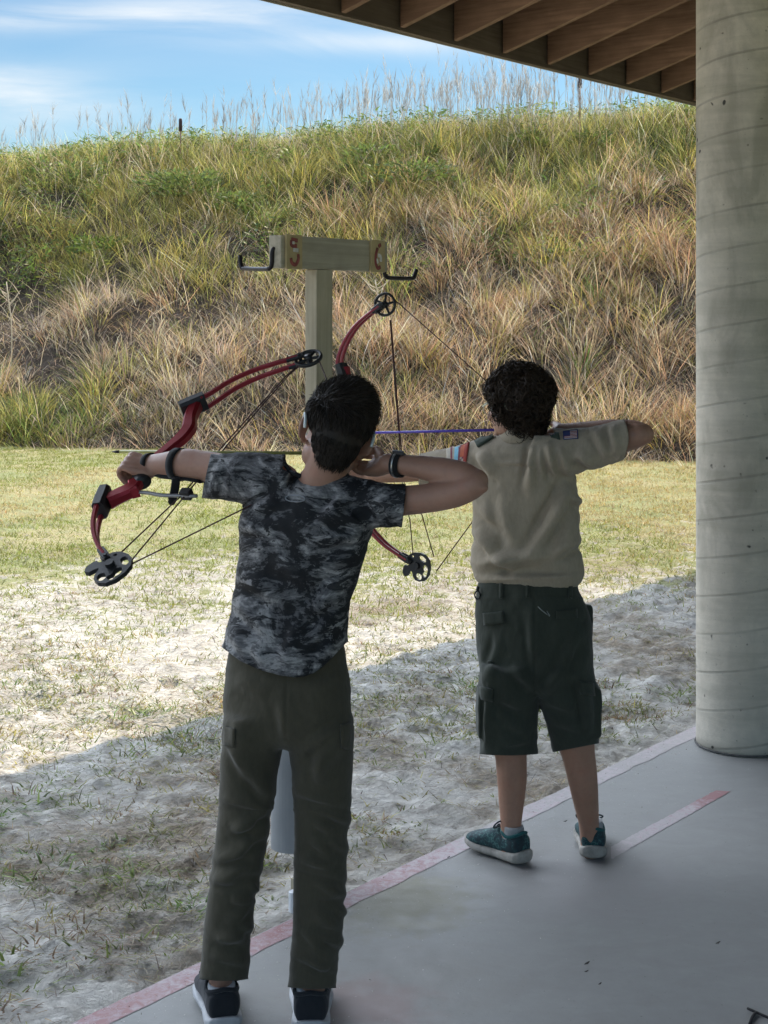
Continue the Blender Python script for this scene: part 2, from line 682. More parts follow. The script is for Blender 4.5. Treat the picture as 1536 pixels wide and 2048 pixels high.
def mat_paint(name, solid, wear):
    t = NT(name)
    v = t.coord()
    w = t.noise(v, 38, 6, 0.72, 0.7)
    big = t.noise(v, 2.3, 4, 0.5)
    a = t.n("ShaderNodeAttribute", attribute_name="col")
    sep = t.n("ShaderNodeSeparateColor"); t.l(a.outputs[0], sep.inputs[0])
    f = t.math('ADD', w, t.math('MULTIPLY', t.math('SUBTRACT', big, 0.5), 0.5))
    f = t.math('ADD', f, t.math('SUBTRACT', sep.outputs[0], 0.5))
    t.col(t.ramp(f, [(0.32, (0.36, 0.33, 0.32)), (0.42, wear), (0.55, tuple(0.5 * (a_ + b_) for a_, b_ in zip(wear, solid))), (0.72, solid)]))
    t.set(Roughness=0.7)
    t.bump(w, 0.25, 0.002)
    return t.m


def mat_wood(name, a, b, axis='X', rough=0.75, sc=1.0, ang=None):
    t = NT(name)
    s = {'X': (1.2, 26, 26), 'Y': (26, 1.2, 26), 'Z': (26, 26, 1.2)}[axis]
    rot = (0, 0, 0) if axis == 'Z' else (0, 0, -math.atan2(E2[1], E2[0]) if ang is None else -ang)
    m2 = t.n("ShaderNodeMapping"); t.l(t.coord((1, 1, 1), rot), m2.inputs[0]); m2.inputs['Scale'].default_value = tuple(q * sc for q in s)
    g = t.noise(m2.outputs[0], 1.6, 7, 0.65, 1.0)
    blot = t.noise(t.coord(), 3.5, 5, 0.6)
    c = t.ramp(g, [(0.28, a), (0.5, tuple(0.5 * (x + y) for x, y in zip(a, b))), (0.72, b)])
    c = t.mix(t.ramp(blot, [(0.35, 0.45), (0.65, 0.0)]), c, tuple(q * 0.6 for q in a))
    t.col(c)
    t.set(Roughness=rough)
    t.b.inputs['Specular IOR Level'].default_value = 0.25
    t.bump(g, 0.25, 0.003)
    return t.m


M_SAND = mat_sand()
M_SLAB = mat_slab()
M_PAINT = mat_paint("red_edge_paint", (0.30, 0.15, 0.152), (0.43, 0.375, 0.388))
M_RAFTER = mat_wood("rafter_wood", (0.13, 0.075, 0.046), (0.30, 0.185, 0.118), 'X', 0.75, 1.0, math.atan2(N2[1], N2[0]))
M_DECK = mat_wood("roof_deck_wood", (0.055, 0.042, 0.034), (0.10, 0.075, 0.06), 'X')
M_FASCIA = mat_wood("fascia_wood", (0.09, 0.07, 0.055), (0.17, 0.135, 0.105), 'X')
M_POST = mat_wood("treated_pine", (0.38, 0.33, 0.235), (0.62, 0.545, 0.40), 'Z')
M_BAR = mat_wood("weathered_pine", (0.34, 0.305, 0.23), (0.62, 0.55, 0.43), 'X')
M_STEEL = simple("dark_steel_rod", (0.018, 0.014, 0.016), 0.5, 0.3, 60, 0.2, 300, 0.4)
M_PVC = simple("grey_pvc", (0.29, 0.30, 0.31), 0.5, 0.12, 6, 0.05, 80)
M_WHITE = simple("white_pvc", (0.75, 0.76, 0.78), 0.4, 0.06, 10, 0.05, 80)
M_GRASS = leaf_material("grass_blades", 0.45)
M_SOIL = simple("bank_soil", (0.075, 0.06, 0.048), 0.95, 0.5, 6, 0.8, 20, 0, 0.1, 0.05)

# ---- slab and painted lines
def grid_quad(name, A, B, C_, D, nx, ny, mat, colf=None, thick=None, jitter=0.0, parent=None, seed=0):
    """A B C D corners of a sheet; split nx x ny"""
    rg = np.random.default_rng(seed)
    s = np.linspace(0, 1, nx + 1)[:, None, None]; t = np.linspace(0, 1, ny + 1)[None, :, None]
    V = (1 - s) * (1 - t) * A + s * (1 - t) * B + s * t * C_ + (1 - s) * t * D
    if jitter:
        dirv = (D - A) / np.linalg.norm(D - A)
        V[:, 0] += dirv * rg.normal(0, jitter, (nx + 1, 1)); V[:, -1] += dirv * rg.normal(0, jitter, (nx + 1, 1))
    V = V.reshape(-1, 3)
    i, j = np.meshgrid(np.arange(nx), np.arange(ny), indexing='ij')
    q = (i * (ny + 1) + j).ravel()
    F = np.stack([q, q + ny + 1, q + ny + 2, q + 1], 1)
    me = np_mesh(name, V, F)
    if colf is not None:
        set_col(me, colf(V))
    return link_mesh(name, me, mat, parent)


bm = bmesh.new()
bm_box(bm, en(6, -0.02, -0.10), E3, N3, W3, 26, EDGE + 0.02, 0.10, 0.012)
slab = link_bm("floor_slab", bm, M_SLAB)
tag(slab, "grey concrete shelter floor with a worn red line along its edge", kind="structure")


def wear_edge(V):
    e = V @ E3
    w = 0.57 - 0.23 * sstep(3.45, 4.2, e) + 0.08 * sstep(6.0, 7.5, e)
    return np.stack([w, w, w], 1)


ln = grid_quad("floor_marking", en(-6, EDGE - 0.082, 0.0012), en(26, EDGE - 0.082, 0.0012), en(26, EDGE - 0.010, 0.0012), en(-6, EDGE - 0.010, 0.0012), 640, 1, M_PAINT, wear_edge, jitter=0.0025)
tag(ln, "worn pink and red painted line along the slab edge", kind="structure")


def G(u, v):
    return P(u, v, FP * HC / (v - 632))


def wear_dash(V):
    e = V @ E3
    e0, e1 = (G(1225, 1710) @ E3), (G(1450, 1582) @ E3)
    w = 0.38 + 0.42 * sstep(0.60, 1.0, (e - e0) / (e1 - e0))
    return np.stack([w, w, w], 1)


up4 = np.array([0, 0, 0.0012])
ln2 = grid_quad("floor_marking", G(1222, 1719) + up4, G(1461, 1583) + up4, G(1432, 1581) + up4, G(1222, 1694) + up4, 60, 1, M_PAINT, wear_dash, jitter=0.0025, seed=3)
tag(ln2, "short red and pink painted dash on the concrete by the teal shoes", kind="structure")

# ---- ground: one sheet, fine in front of the slab
ev = np.concatenate([[-300, -120, -50, -25, -14], np.arange(-9, -2, 0.12), np.arange(-2, 11, 0.035), np.arange(11, 26, 0.15), [30, 45, 80, 160, 300]])
nv = np.concatenate([[-300, -120, -50, -20, -8, -3, 2.3, 2.66], 2.70 + 0.03 * np.arange(0, 95), 5.55 + np.cumsum(np.linspace(0.04, 0.2, 130)), [24, 30, 50, 100, 300]])
EE, NN = np.meshgrid(ev, nv, indexing='ij')
X = E2[0] * EE + N2[0] * NN; Y = E2[1] * EE + N2[1] * NN


def cover_at(x, y):
    """share of turf: none on the sand near the slab, closed towards the bank"""
    f = sstep(7.0, 13.2, y + 3.6 * (fbm(x * 0.7, y * 0.4, 3, 4) - 0.5) - 0.16 * x)
    return np.clip(f, 0, 1)


def litter_at(x, y):
    n_ = x * N2[0] + y * N2[1]
    near = 1 - sstep(4.6, 8, n_)
    a = np.exp(-(((x + 0.86) / 0.42) ** 2 + ((y - 4.72) / 0.36) ** 2)) * 1.5
    return np.clip(a + near * sstep(0.54, 0.72, fbm(x * 1.5, y * 1.5, 21, 4)) * 0.7 + 0.35 * sstep(0.5, 0.75, fbm(x * 2.3, y * 0.9, 31, 4)), 0, 1)


def sand_z(x, y, n_):
    z = Z_SAND + 0.016 * (fbm(x * 1.3, y * 1.3, 41, 3) - 0.5) + 0.032 * (fbm(x * 5.5, y * 5.5, 44, 3) - 0.5) * (1 - 0.5 * sstep(6, 10, n_))
    return z + 0.046 * (fbm(x * 12, y * 14, 47, 2) - 0.5)


ZZ = sand_z(X, Y, NN)
prints = np.random.default_rng(5)
DENT = np.zeros_like(ZZ); RIMS = np.zeros_like(ZZ)
for _ in range(520):
    pe = prints.uniform(-1.5, 9); pn = EDGE + 0.05 + abs(prints.normal(0, 1.1))
    th = prints.uniform(0, math.pi); L_, W_ = prints.uniform(0.09, 0.14), prints.uniform(0.035, 0.06)
    ie = (ev > pe - 0.35) & (ev < pe + 0.35); iN = (nv > pn - 0.35) & (nv < pn + 0.35)
    sub = np.ix_(ie, iN)
    de = EE[sub] - pe; dn = NN[sub] - pn
    a = de * math.cos(th) + dn * math.sin(th); b = -de * math.sin(th) + dn * math.cos(th)
    r = np.sqrt((a / L_) ** 2 + (b / W_) ** 2)
    DENT[sub] = np.maximum(DENT[sub], prints.uniform(0.006, 0.014) * np.exp(-r ** 4))
    RIMS[sub] = np.maximum(RIMS[sub], 0.007 * np.exp(-((r - 1.25) / 0.28) ** 2))
ZZ += RIMS - DENT
ZZ = np.where(NN < 2.68, -0.17, ZZ)
ZZ = np.where((NN >= 2.68) & (NN < 2.74), np.minimum(ZZ, -0.012), ZZ)
far = (np.abs(EE - 5) > 20) | (NN > 24)
ZZ = np.where(far, Z_SAND, ZZ)
Vg = np.stack([X, Y, ZZ], -1).reshape(-1, 3)
ne, nn_ = len(ev), len(nv)
i, j = np.meshgrid(np.arange(ne - 1), np.arange(nn_ - 1), indexing='ij')
q = (i * nn_ + j).ravel()
Fg = np.stack([q, q + nn_, q + nn_ + 1, q + 1], 1)
meg = np_mesh("ground", Vg, Fg)
cv = cover_at(Vg[:, 0], Vg[:, 1]); lt = litter_at(Vg[:, 0], Vg[:, 1])
cv = np.where(Vg[:, 0] * N2[0] + Vg[:, 1] * N2[1] < 2, 1.0, cv)
set_col(meg, np.stack([cv, cv, lt], 1))
ground = link_mesh("ground", meg, M_SAND)
tag(ground, "pale trodden sand turning to yellow green turf towards the bank", kind="structure")
g_ie = (ev >= -9) & (ev < 26)


def ground_z(x, y):
    """height of the finished sheet (nearest node)"""
    e = x * E2[0] + y * E2[1]; n_ = x * N2[0] + y * N2[1]
    a = np.clip(np.searchsorted(ev, e), 1, ne - 1); a = np.where(e - ev[a - 1] < ev[a] - e, a - 1, a)
    b = np.clip(np.searchsorted(nv, n_), 1, nn_ - 1); b = np.where(n_ - nv[b - 1] < nv[b] - n_, b - 1, b)
    return ZZ[a, b]


# ---- the bank
def bank_base(x):
    return 18.48 - 0.2485 * x


def bank_z(x, y):
    q = (y - bank_base(x)) / 1.03
    H = 4.64 + 0.034 * x
    lump = (fbm(x * 0.55, y * 0.55, 61, 3) - 0.5) * 0.75 + (fbm(x * 1.7, y * 1.7, 64, 2) - 0.5) * 0.22
    up = sstep(-0.5, 7.3, q)
    t = np.clip((q + 0.2) / 6.6, 0, 1.08)
    prof = np.where(t < 1, t ** 0.94, 1.0) * 0.75 + 0.25 * up
    down = 1 - sstep(10, 19, q)
    return (H * prof + lump * sstep(0.0, 1.5, q) * (1 - 0.65 * sstep(4.6, 6.6, q))) * down - 0.12


xb = np.arange(-34, 34, 0.22); yb = np.concatenate([np.arange(-1.2, 9, 0.16), np.arange(9, 22, 0.8)])
XB, QB = np.meshgrid(xb, yb, indexing='ij')
YB = bank_base(XB) + QB
VB = np.stack([XB, YB, bank_z(XB, YB)], -1).reshape(-1, 3)
i, j = np.meshgrid(np.arange(len(xb) - 1), np.arange(len(yb) - 1), indexing='ij')
q = (i * len(yb) + j).ravel()
FB = np.stack([q, q + len(yb), q + len(yb) + 1, q + 1], 1)
hill = link_mesh("hillside", np_mesh("hillside", VB, FB), M_SOIL)
tag(hill, "steep earth bank behind the range under tall grass", kind="structure")


# ---- ribbons: many blades in one mesh
def ribbons(base, dirv, length, width, droop, ncol, side=None, segs=3, tipc=None, curl=None):
    """base (n,3), dirv (n,3) unit start direction, droop (n,) bend towards the ground; returns V, F, C"""
    n = len(base)
    if side is None:
        th = RNG.uniform(0, 2 * np.pi, n)
        side = np.stack([np.cos(th), np.sin(th), np.zeros(n)], 1)
    hor = dirv.copy(); hor[:, 2] = 0
    hl = np.linalg.norm(hor, axis=1, keepdims=True); hor = np.where(hl > 1e-4, hor / (hl + 1e-9), side[:, [1, 0, 2]])
    V = np.empty((n, segs + 1, 2, 3)); C = np.empty((n, segs + 1, 2, 3))
    p = base.copy(); d = dirv.copy()
    tipc = ncol if tipc is None else tipc
    for k in range(segs + 1):
        t = k / segs
        w = width * (1 - 0.88 * t ** 1.6)
        V[:, k, 0] = p - side * w[:, None] / 2; V[:, k, 1] = p + side * w[:, None] / 2
        c = ncol * (1 - t) + tipc * t
        C[:, k, 0] = c; C[:, k, 1] = c
        d = d + (hor * 0.7 - np.array([0, 0, 1.0])) * (droop * (0.25 + t))[:, None] / segs
        if curl is not None:
            d = d + curl * (1 / segs)
        d /= np.linalg.norm(d, axis=1, keepdims=True) + 1e-9
        p = p + d * (length / segs)[:, None]
    b = (np.arange(n) * (segs + 1) * 2)[:, None]
    k = np.arange(segs)[None, :] * 2
    F = np.stack([b + k, b + k + 1, b + k + 3, b + k + 2], -1).reshape(-1, 4)
    return V.reshape(-1, 3), F, C.reshape(-1, 3)


def join(parts):
    V, F, C = [], [], []
    o = 0
    for v, f, c in parts:
        V.append(v); F.append(f + o); C.append(c); o += len(v)
    return np.concatenate(V), np.concatenate(F), np.concatenate(C)


def stuff(name, parts, mat, label):
    V, F, C = join(parts)
    me = np_mesh(name, V, F)
    set_col(me, C)
    o = link_mesh(name, me, mat, smooth=False)
    tag(o, label, kind="stuff")
    return o


def jit(c, n, amt=0.25, hue=0.08):
    c = np.asarray(c, float)
    return np.clip(c[None] * (1 + RNG.normal(0, amt, (n, 1))) * (1 + RNG.normal(0, hue, (n, 3))), 0.004, 1)


TAN = (0.60, 0.46, 0.32); RUST = (0.58, 0.37, 0.22); GREY = (0.39, 0.33, 0.275)
OLIVE = (0.30, 0.30, 0.10); GREEN = (0.13, 0.185, 0.05); YEL = (0.50, 0.42, 0.12)
PAL = np.array([TAN, RUST, GREY, OLIVE, GREEN, YEL])


def bank_mix(x, q, rg, n):
    """which colour a tuft takes: dry below, green above, with patches"""
    h = np.clip(q / 6.8, 0, 1.2)
    pn = fbm(x * 0.45 + 5, q * 0.45, 71, 3); p2 = fbm(x * 0.8, q * 0.8 + 30, 75, 3)
    green = sstep(0.40, 0.60, h + (pn - 0.5) * 0.75 - 0.10 * sstep(0.0, 2.0, x) * (1 - sstep(0.78, 0.9, h)))
    green = np.maximum(green, sstep(0.25, 0.05, h) * sstep(-3.2, -4.4, x + 1.2 * (p2 - 0.5)))
    green = np.maximum(green, 0.85 * sstep(0.64, 0.7, pn) * sstep(0.2, 0.4, h))
    r = rg.random(n)
    w = np.stack([(1 - green) * 0.42, (1 - green) * (0.20 + 0.45 * sstep(0.46, 0.58, p2) * sstep(-3, 1, x)), (1 - green) * 0.30,
                  green * 0.55 + 0.04, green * 0.40 * sstep(0.40, 0.55, p2) + 0.02, green * 0.28 + 0.05], 1)
    w /= w.sum(1, keepdims=True)
    return (r[:, None] > np.cumsum(w, 1)).sum(1).clip(0, 5)


def clumps(nc, per, rad, lmin, lmax, wmin, wmax, spread, droop, qlo, qhi, seed, xr=(-9.5, 9), mask=None, segs=3, colr=None):
    rg = np.random.default_rng(seed)
    cx = rg.uniform(*xr, nc); cq = rg.uniform(qlo, qhi, nc)
    if mask is not None:
        k = mask(cx, cq); cx, cq = cx[k], cq[k]; nc = len(cx)
    kind = bank_mix(cx, cq, rg, nc) if colr is None else rg.choice(colr, nc)
    sz = rg.uniform(0.6, 1.35, nc)
    lean = rg.normal(0, 0.22, (nc, 2)); lean[:, 1] -= 0.14
    idx = np.repeat(np.arange(nc), per)
    n = len(idx)
    off = rg.normal(0, 1, (n, 2)) * rad * sz[idx][:, None]
    x = cx[idx] + off[:, 0]; y = bank_base(cx[idx]) + cq[idx] + off[:, 1]
    base = np.stack([x, y, bank_z(x, y) - 0.02], 1)
    d = np.stack([off[:, 0] / rad * spread + lean[idx, 0] + rg.normal(0, 0.14, n), off[:, 1] / rad * spread + lean[idx, 1] + rg.normal(0, 0.14, n), np.ones(n)], 1)
    d /= np.linalg.norm(d, axis=1, keepdims=True)
    L_ = rg.uniform(lmin, lmax, n) * sz[idx]
    c = PAL[kind[idx]] * (1 + rg.normal(0, 0.16, (nc, 1))[idx]) * np.exp(rg.normal(-0.06, 0.42, (n, 1))) * (1 + rg.normal(0, 0.05, (n, 3)))
    swap = rg.random(n) < 0.16
    c[swap] = PAL[rg.choice([0, 2, 5, 3], swap.sum())]
    c = np.clip(c, 0.01, 0.85)
    tip = np.clip(c * rg.uniform(0.85, 1.35, (n, 1)), 0.01, 0.8)
    # blades face any way; slightly towards the viewer side of the bank
    th = rg.uniform(0, np.pi, n)
    side = np.stack([np.cos(th), np.sin(th) * 0.7, np.zeros(n)], 1); side /= np.linalg.norm(side, axis=1, keepdims=True)
    return ribbons(base, d, L_, rg.uniform(wmin, wmax, n), rg.uniform(0.1, droop, n), c, side, segs, tip)


def bare(x, q):
    """worn patches of bare soil"""
    p = fbm(x * 0.7 + 9, q * 0.9 + 4, 91, 3)
    patch = np.exp(-(((x - 2.6) / 0.75) ** 2 + ((q - 4.6) / 0.8) ** 2))
    return (p + patch * 0.35) < 0.62


bank_parts = [
    clumps(5200, 18, 0.17, 0.08, 0.26, 0.005, 0.010, 0.9, 2.0, -0.3, 7.4, 101, segs=2),                 # matted thatch
    clumps(2600, 46, 0.11, 0.16, 0.42, 0.005, 0.010, 0.55, 1.3, 0.1, 7.2, 102, mask=bare),
    clumps(420, 70, 0.12, 0.28, 0.62, 0.006, 0.011, 0.45, 1.5, 0.4, 7.0, 103, mask=bare),
    clumps(1300, 30, 0.12, 0.22, 0.52, 0.006, 0.010, 0.40, 0.9, 5.4, 8.2, 104, colr=[3, 3, 4, 5, 0]),
    clumps(170, 30, 0.10, 0.30, 0.62, 0.009, 0.016, 0.5, 1.7, 1.2, 6.4, 105, mask=bare, colr=[3, 5, 5, 4, 0], xr=(-3, 9)),
    clumps(70, 60, 0.14, 0.28, 0.55, 0.007, 0.012, 0.55, 1.4, 3.0, 5.6, 109, colr=[1, 1, 5, 0], xr=(0.2, 6)),
    clumps(75, 110, 0.15, 0.26, 0.55, 0.006, 0.011, 0.5, 1.2, 0.2, 4.5, 106, colr=[1, 1, 0], xr=(-1, 8)),
    clumps(260, 40, 0.10, 0.18, 0.42, 0.006, 0.011, 0.6, 1.6, -0.45, 0.5, 107),
    clumps(34, 90, 0.16, 0.22, 0.45, 0.007, 0.012, 0.5, 1.1, -0.1, 1.2, 108, colr=[4, 3, 4, 5], xr=(-6.6, -3.4)),
]
# broad leaved weeds mixed into the upper slope
rg = np.random.default_rng(115)
nc = 1500
lx_ = rg.uniform(-9.5, 9, nc); lq_ = 7.6 - 4.6 * rg.random(nc) ** 1.5
keep = rg.random(nc) < sstep(0.40, 0.58, fbm(lx_ * 0.6 + 2, lq_ * 0.7, 118, 3) + 0.08 * sstep(5, 7, lq_)) * (1 - 0.65 * sstep(0.3, 1.5, lx_) * (1 - sstep(5.2, 6.2, lq_)))
lx_, lq_ = lx_[keep], lq_[keep]; nc = len(lx_)
ix = np.repeat(np.arange(nc), 34); m = len(ix); hs = rg.uniform(0.18, 0.46, nc)
ox = rg.normal(0, 0.13, m); oy = rg.normal(0, 0.13, m); oz = hs[ix] * rg.random(m)
xx = lx_[ix] + ox; yy = bank_base(lx_[ix]) + lq_[ix] + oy
base = np.stack([xx, yy, bank_z(xx, yy) + oz], 1)
d = np.stack([ox * 5 + rg.normal(0, 0.6, m), oy * 5 + rg.normal(0, 0.6, m), rg.uniform(0, 1.1, m)], 1); d /= np.linalg.norm(d, axis=1, keepdims=True)
sd_ = np.cross(d, rg.normal(0, 1, (m, 3))); sd_ /= np.linalg.norm(sd_, axis=1, keepdims=True)
lc = np.array([(0.125, 0.20, 0.045), (0.17, 0.235, 0.055), (0.09, 0.14, 0.04), (0.23, 0.26, 0.06)])[rg.integers(0, 4, nc)][ix] * np.exp(rg.normal(0, 0.28, (m, 1)))
bank_parts.append(ribbons(base, d, rg.uniform(0.05, 0.12, m), rg.uniform(0.014, 0.030, m), rg.uniform(0.2, 1.0, m), np.clip(lc, 0.01, 0.6), sd_, 3))
stuff("bank_grass", bank_parts, M_GRASS, "tall dry and green grass covering the steep bank")

# straws lying and leaning across the slope
rg = np.random.default_rng(120)
n = 4200
x = rg.uniform(-9, 9, n); qq = rg.uniform(0.1, 6.8, n); y = bank_base(x) + qq
base = np.stack([x, y, bank_z(x, y) + rg.uniform(0, 0.25, n)], 1)
d = np.stack([rg.normal(-0.15, 0.75, n), rg.normal(-0.25, 0.45, n), rg.uniform(0.1, 1, n)], 1); d /= np.linalg.norm(d, axis=1, keepdims=True)
straw = ribbons(base, d, rg.uniform(0.2, 0.7, n), rg.uniform(0.005, 0.010, n), rg.uniform(0.1, 1.0, n), np.clip(np.array([[0.62, 0.52, 0.38]]) * (1 + rg.normal(0, 0.25, (n, 1))), 0.05, 0.8), None, 4)
stuff("dry_straw", [straw], M_GRASS, "bleached straws leaning across the slope of the bank")

# feathery seed stalks along the crest
rg = np.random.default_rng(131)
n = 640
x = rg.uniform(-9, 8.5, n); x = np.where(rg.random(n) < 0.55, np.clip(rg.normal(1.6, 1.9, n), -9, 8.5), x)
qq = rg.uniform(6.1, 8.3, n); y = bank_base(x) + qq
base = np.stack([x, y, bank_z(x, y)], 1)
d = np.stack([rg.normal(0, 0.10, n), rg.normal(0, 0.08, n), np.ones(n)], 1); d /= np.linalg.norm(d, axis=1, keepdims=True)
hh = rg.uniform(0.55, 0.95, n) * (1 + 0.25 * np.exp(-((x - 1.6) / 2.2) ** 2)) * np.where(rg.random(n) < 0.2, 1.25, 1)
sc_ = np.clip(np.array([[0.30, 0.29, 0.27]]) * (1 + rg.normal(0, 0.2, (n, 1))), 0.05, 0.8)
stalk = ribbons(base, d, hh, np.full(n, 0.009), rg.uniform(0, 0.12, n), sc_, None, 3)
tip = base + d * hh[:, None] * 0.97
per = 11
ix = np.repeat(np.arange(n), per); m = len(ix)
tb = tip[ix] - d[ix] * (rg.uniform(0.0, 0.34, m) * hh[ix])[:, None]
td = d[ix] + np.stack([rg.normal(0, 0.33, m), rg.normal(0, 0.25, m), np.full(m, 0.2)], 1); td /= np.linalg.norm(td, axis=1, keepdims=True)
plume = ribbons(tb, td, rg.uniform(0.08, 0.22, m), rg.uniform(0.006, 0.011, m), rg.uniform(0, 0.3, m), np.clip(sc_[ix] * rg.uniform(0.9, 1.5, (m, 1)), 0.05, 0.8), None, 2)
stuff("seed_stalks", [stalk, plume], M_GRASS, "tall feathery seed stalks standing along the crest of the bank")


# leafy weeds among the grass: individuals
def leafy(name, base, h, rad, nl, col, label, seed, lw=0.035, group=None):
    rg = np.random.default_rng(seed)
    root = empty(name, base); tag(root, label, "plant", group)
    bmx = bmesh.new()
    for k in range(7):
        a = rg.uniform(0, 6.28); t = np.array([math.cos(a) * rad * rg.uniform(0.2, 0.8), math.sin(a) * rad * rg.uniform(0.2, 0.8), h * rg.uniform(0.7, 1)])
        bm_tube(bmx, [base, base + t * np.array([0.4, 0.4, 0.55]), base + t], [0.007, 0.005, 0.002], 5)
    link_bm("stem", bmx, M_STEM, root)
    a = rg.uniform(0, 6.28, nl); rr = rad * np.sqrt(rg.random(nl)); zz_ = h * (0.08 + 0.85 * rg.random(nl))
    rr = rr * (1.15 - 0.35 * zz_ / h + 0.25 * np.sin(a * 3 + seed))
    b = base + np.stack([np.cos(a) * rr, np.sin(a) * rr, zz_], 1)
    dd = np.stack([np.cos(a) + rg.normal(0, 0.5, nl), np.sin(a) + rg.normal(0, 0.5, nl), rg.uniform(0.2, 1.2, nl)], 1); dd /= np.linalg.norm(dd, axis=1, keepdims=True)
    sd = np.cross(dd, rg.normal(0, 1, (nl, 3))); sd /= np.linalg.norm(sd, axis=1, keepdims=True)
    c = np.clip(np.array(col)[None] * (1 + rg.normal(0, 0.25, (nl, 1))) * (1 + rg.normal(0, 0.06, (nl, 3))), 0.01, 1)
    V, F, C = ribbons(b, dd, rg.uniform(0.07, 0.13, nl), rg.uniform(0.6, 1.2, nl) * lw, rg.uniform(0.2, 0.8, nl), c, sd, 2)
    me = np_mesh("foliage", V, F); set_col(me, C)
    link_mesh("foliage", me, M_GRASS, root, smooth=False)
    return root


M_STEM = simple("weed_stem", (0.13, 0.14, 0.05), 0.7)


def on_bank(u, v):
    """where the sight line of a photo point meets the bank"""
    for d in np.arange(16, 30, 0.05):
        p = P(u, v, d)
        if p[2] < bank_z(p[0], p[1]): return p
    return p


WEEDS = [
    (375, 400, 0.75, 0.75, 1100, GREEN, "dark green bushy weed high on the left part of the bank"),
    (470, 430, 0.55, 0.5, 600, GREEN, "smaller green weed right beside the dark bushy one on the bank"),
    (205, 510, 0.45, 0.6, 500, (0.10, 0.16, 0.03), "low bright green weed patch in the dry grass far left"),
    (600, 340, 0.55, 0.35, 300, (0.17, 0.22, 0.05), "pale green leafy bush above the rack on the upper bank"),
    (740, 345, 0.7, 0.4, 420, (0.14, 0.20, 0.05), "tall green weed reaching up to the crest of the bank"),
    (830, 375, 0.6, 0.65, 700, GREEN, "broad green weed below the crest over the second archer"),
    (1060, 300, 0.42, 0.32, 240, (0.20, 0.24, 0.05), "light yellow green weed beside the bare soil patch"),
    (1190, 300, 0.5, 0.36, 260, GREEN, "leafy green weed right of the bare soil patch"),
]
for k, (u, v, h, rad, nl, c, lab) in enumerate(WEEDS):
    leafy("weed_plant", on_bank(u, v), h * 0.62, rad, nl, tuple(0.5 * (p_ + q_) for p_, q_ in zip(c, (0.12, 0.15, 0.045))), lab, 200 + k)


# two bleached branching stalks at the left
def dead_stalk(base, h, label, seed):
    rg = np.random.default_rng(seed)
    bmx = bmesh.new()
    tp = base + np.array([rg.normal(0, 0.08), 0, h])
    bm_tube(bmx, smooth_path([base, base + (tp - base) * 0.5 + np.array([0.04, 0, 0]), tp], 4), 0.008, 5)
    for k in range(7):
        t = rg.uniform(0.3, 0.95); p0 = base + (tp - base) * t
        s = rg.choice([-1, 1])
        p1 = p0 + np.array([s * rg.uniform(0.1, 0.3), rg.normal(0, 0.08), rg.uniform(0.1, 0.3)]) * (1.1 - 0.5 * t)
        bm_tube(bmx, smooth_path([p0, (p0 + p1) / 2 + np.array([0, 0, -0.02]), p1], 3), [0.006] * 6 + [0.003], 5)
    o = link_bm("dead_stalk", bmx, M_DEAD, origin=base, smooth=True)
    tag(o, label, "plant")


M_DEAD = simple("bleached_stalk", (0.62, 0.53, 0.40), 0.8)
dead_stalk(on_bank(22, 745), 1.25, "bleached branching dead stalk at the far left foot of the bank", 5)
dead_stalk(on_bank(760, 690), 0.85, "bleached branching dead stalk beside the bow wheel on the bank", 9)


# marker stakes on the crest
def stake(u, vtop, vbot, d, label, capv):
    root = empty("marker_stake", P(u, vbot, d)); tag(root, label, "stake", "marker stakes on the crest")
    b = bmesh.new(); bm_tube(b, [P(u, vbot + 40, d), P(u, vtop + 2, d)], 0.011, 8); link_bm("rod", b, M_STAKE, root, smooth=True)
    b = bmesh.new(); bm_tube(b, [P(u, capv, d), P(u, vtop + 3, d), P(u, vtop, d)], [0.030, 0.030, 0.022], 10); link_bm("cap", b, M_STAKECAP, root, smooth=True)


M_STAKE = simple("stake_wood", (0.26, 0.16, 0.12), 0.8)
M_STAKECAP = simple("stake_cap", (0.055, 0.03, 0.035), 0.7)
stake(1160, 152, 235, 24.2, "marker stake with dark cap on the right crest under the eave", 176)
stake(361, 237, 290, 25.6, "marker stake with dark cap on the left part of the crest", 262)

# ---- turf, tufts and litter on the ground
rg = np.random.default_rng(140)
n = 300000
yy = 5 + 15.5 * rg.random(n) ** 0.8; xx = (rg.uniform(-0.42, 0.34, n)) * yy * 1.0
keep = (yy < bank_base(xx) + 0.2) & (rg.random(n) < 0.06 * 0 + cover_at(xx, yy) * (0.35 + 0.9 * sstep(0.4, 0.6, fbm(xx * 2.2, yy * 2.2, 151, 3))))
xx, yy = xx[keep], yy[keep]; n = len(xx)
base = np.stack([xx, yy, ground_z(xx, yy) - 0.004], 1)
d = np.stack([rg.normal(0, 0.65, n), rg.normal(0, 0.65, n), np.ones(n)], 1); d /= np.linalg.norm(d, axis=1, keepdims=True)
gmix = fbm(xx * 0.6 + 3, yy * 0.45, 155, 3) + 0.16 * sstep(17, 19, yy + 0.25 * xx) - 0.03 * xx
sel = rg.random(n) < sstep(0.36, 0.62, gmix)
c = np.where(sel[:, None], np.array([[0.20, 0.225, 0.04]]), np.array([[0.38, 0.30, 0.12]])) * (1 + rg.normal(0, 0.25, (n, 1))) * (1 + rg.normal(0, 0.06, (n, 3)))
turf = ribbons(base, d, rg.uniform(0.02, 0.055, n), rg.uniform(0.004, 0.008, n), rg.uniform(0.2, 1.2, n), np.clip(c, 0.01, 0.7), None, 2)
stuff("turf_grass", [turf], M_GRASS, "short yellow green turf between the sand and the bank")

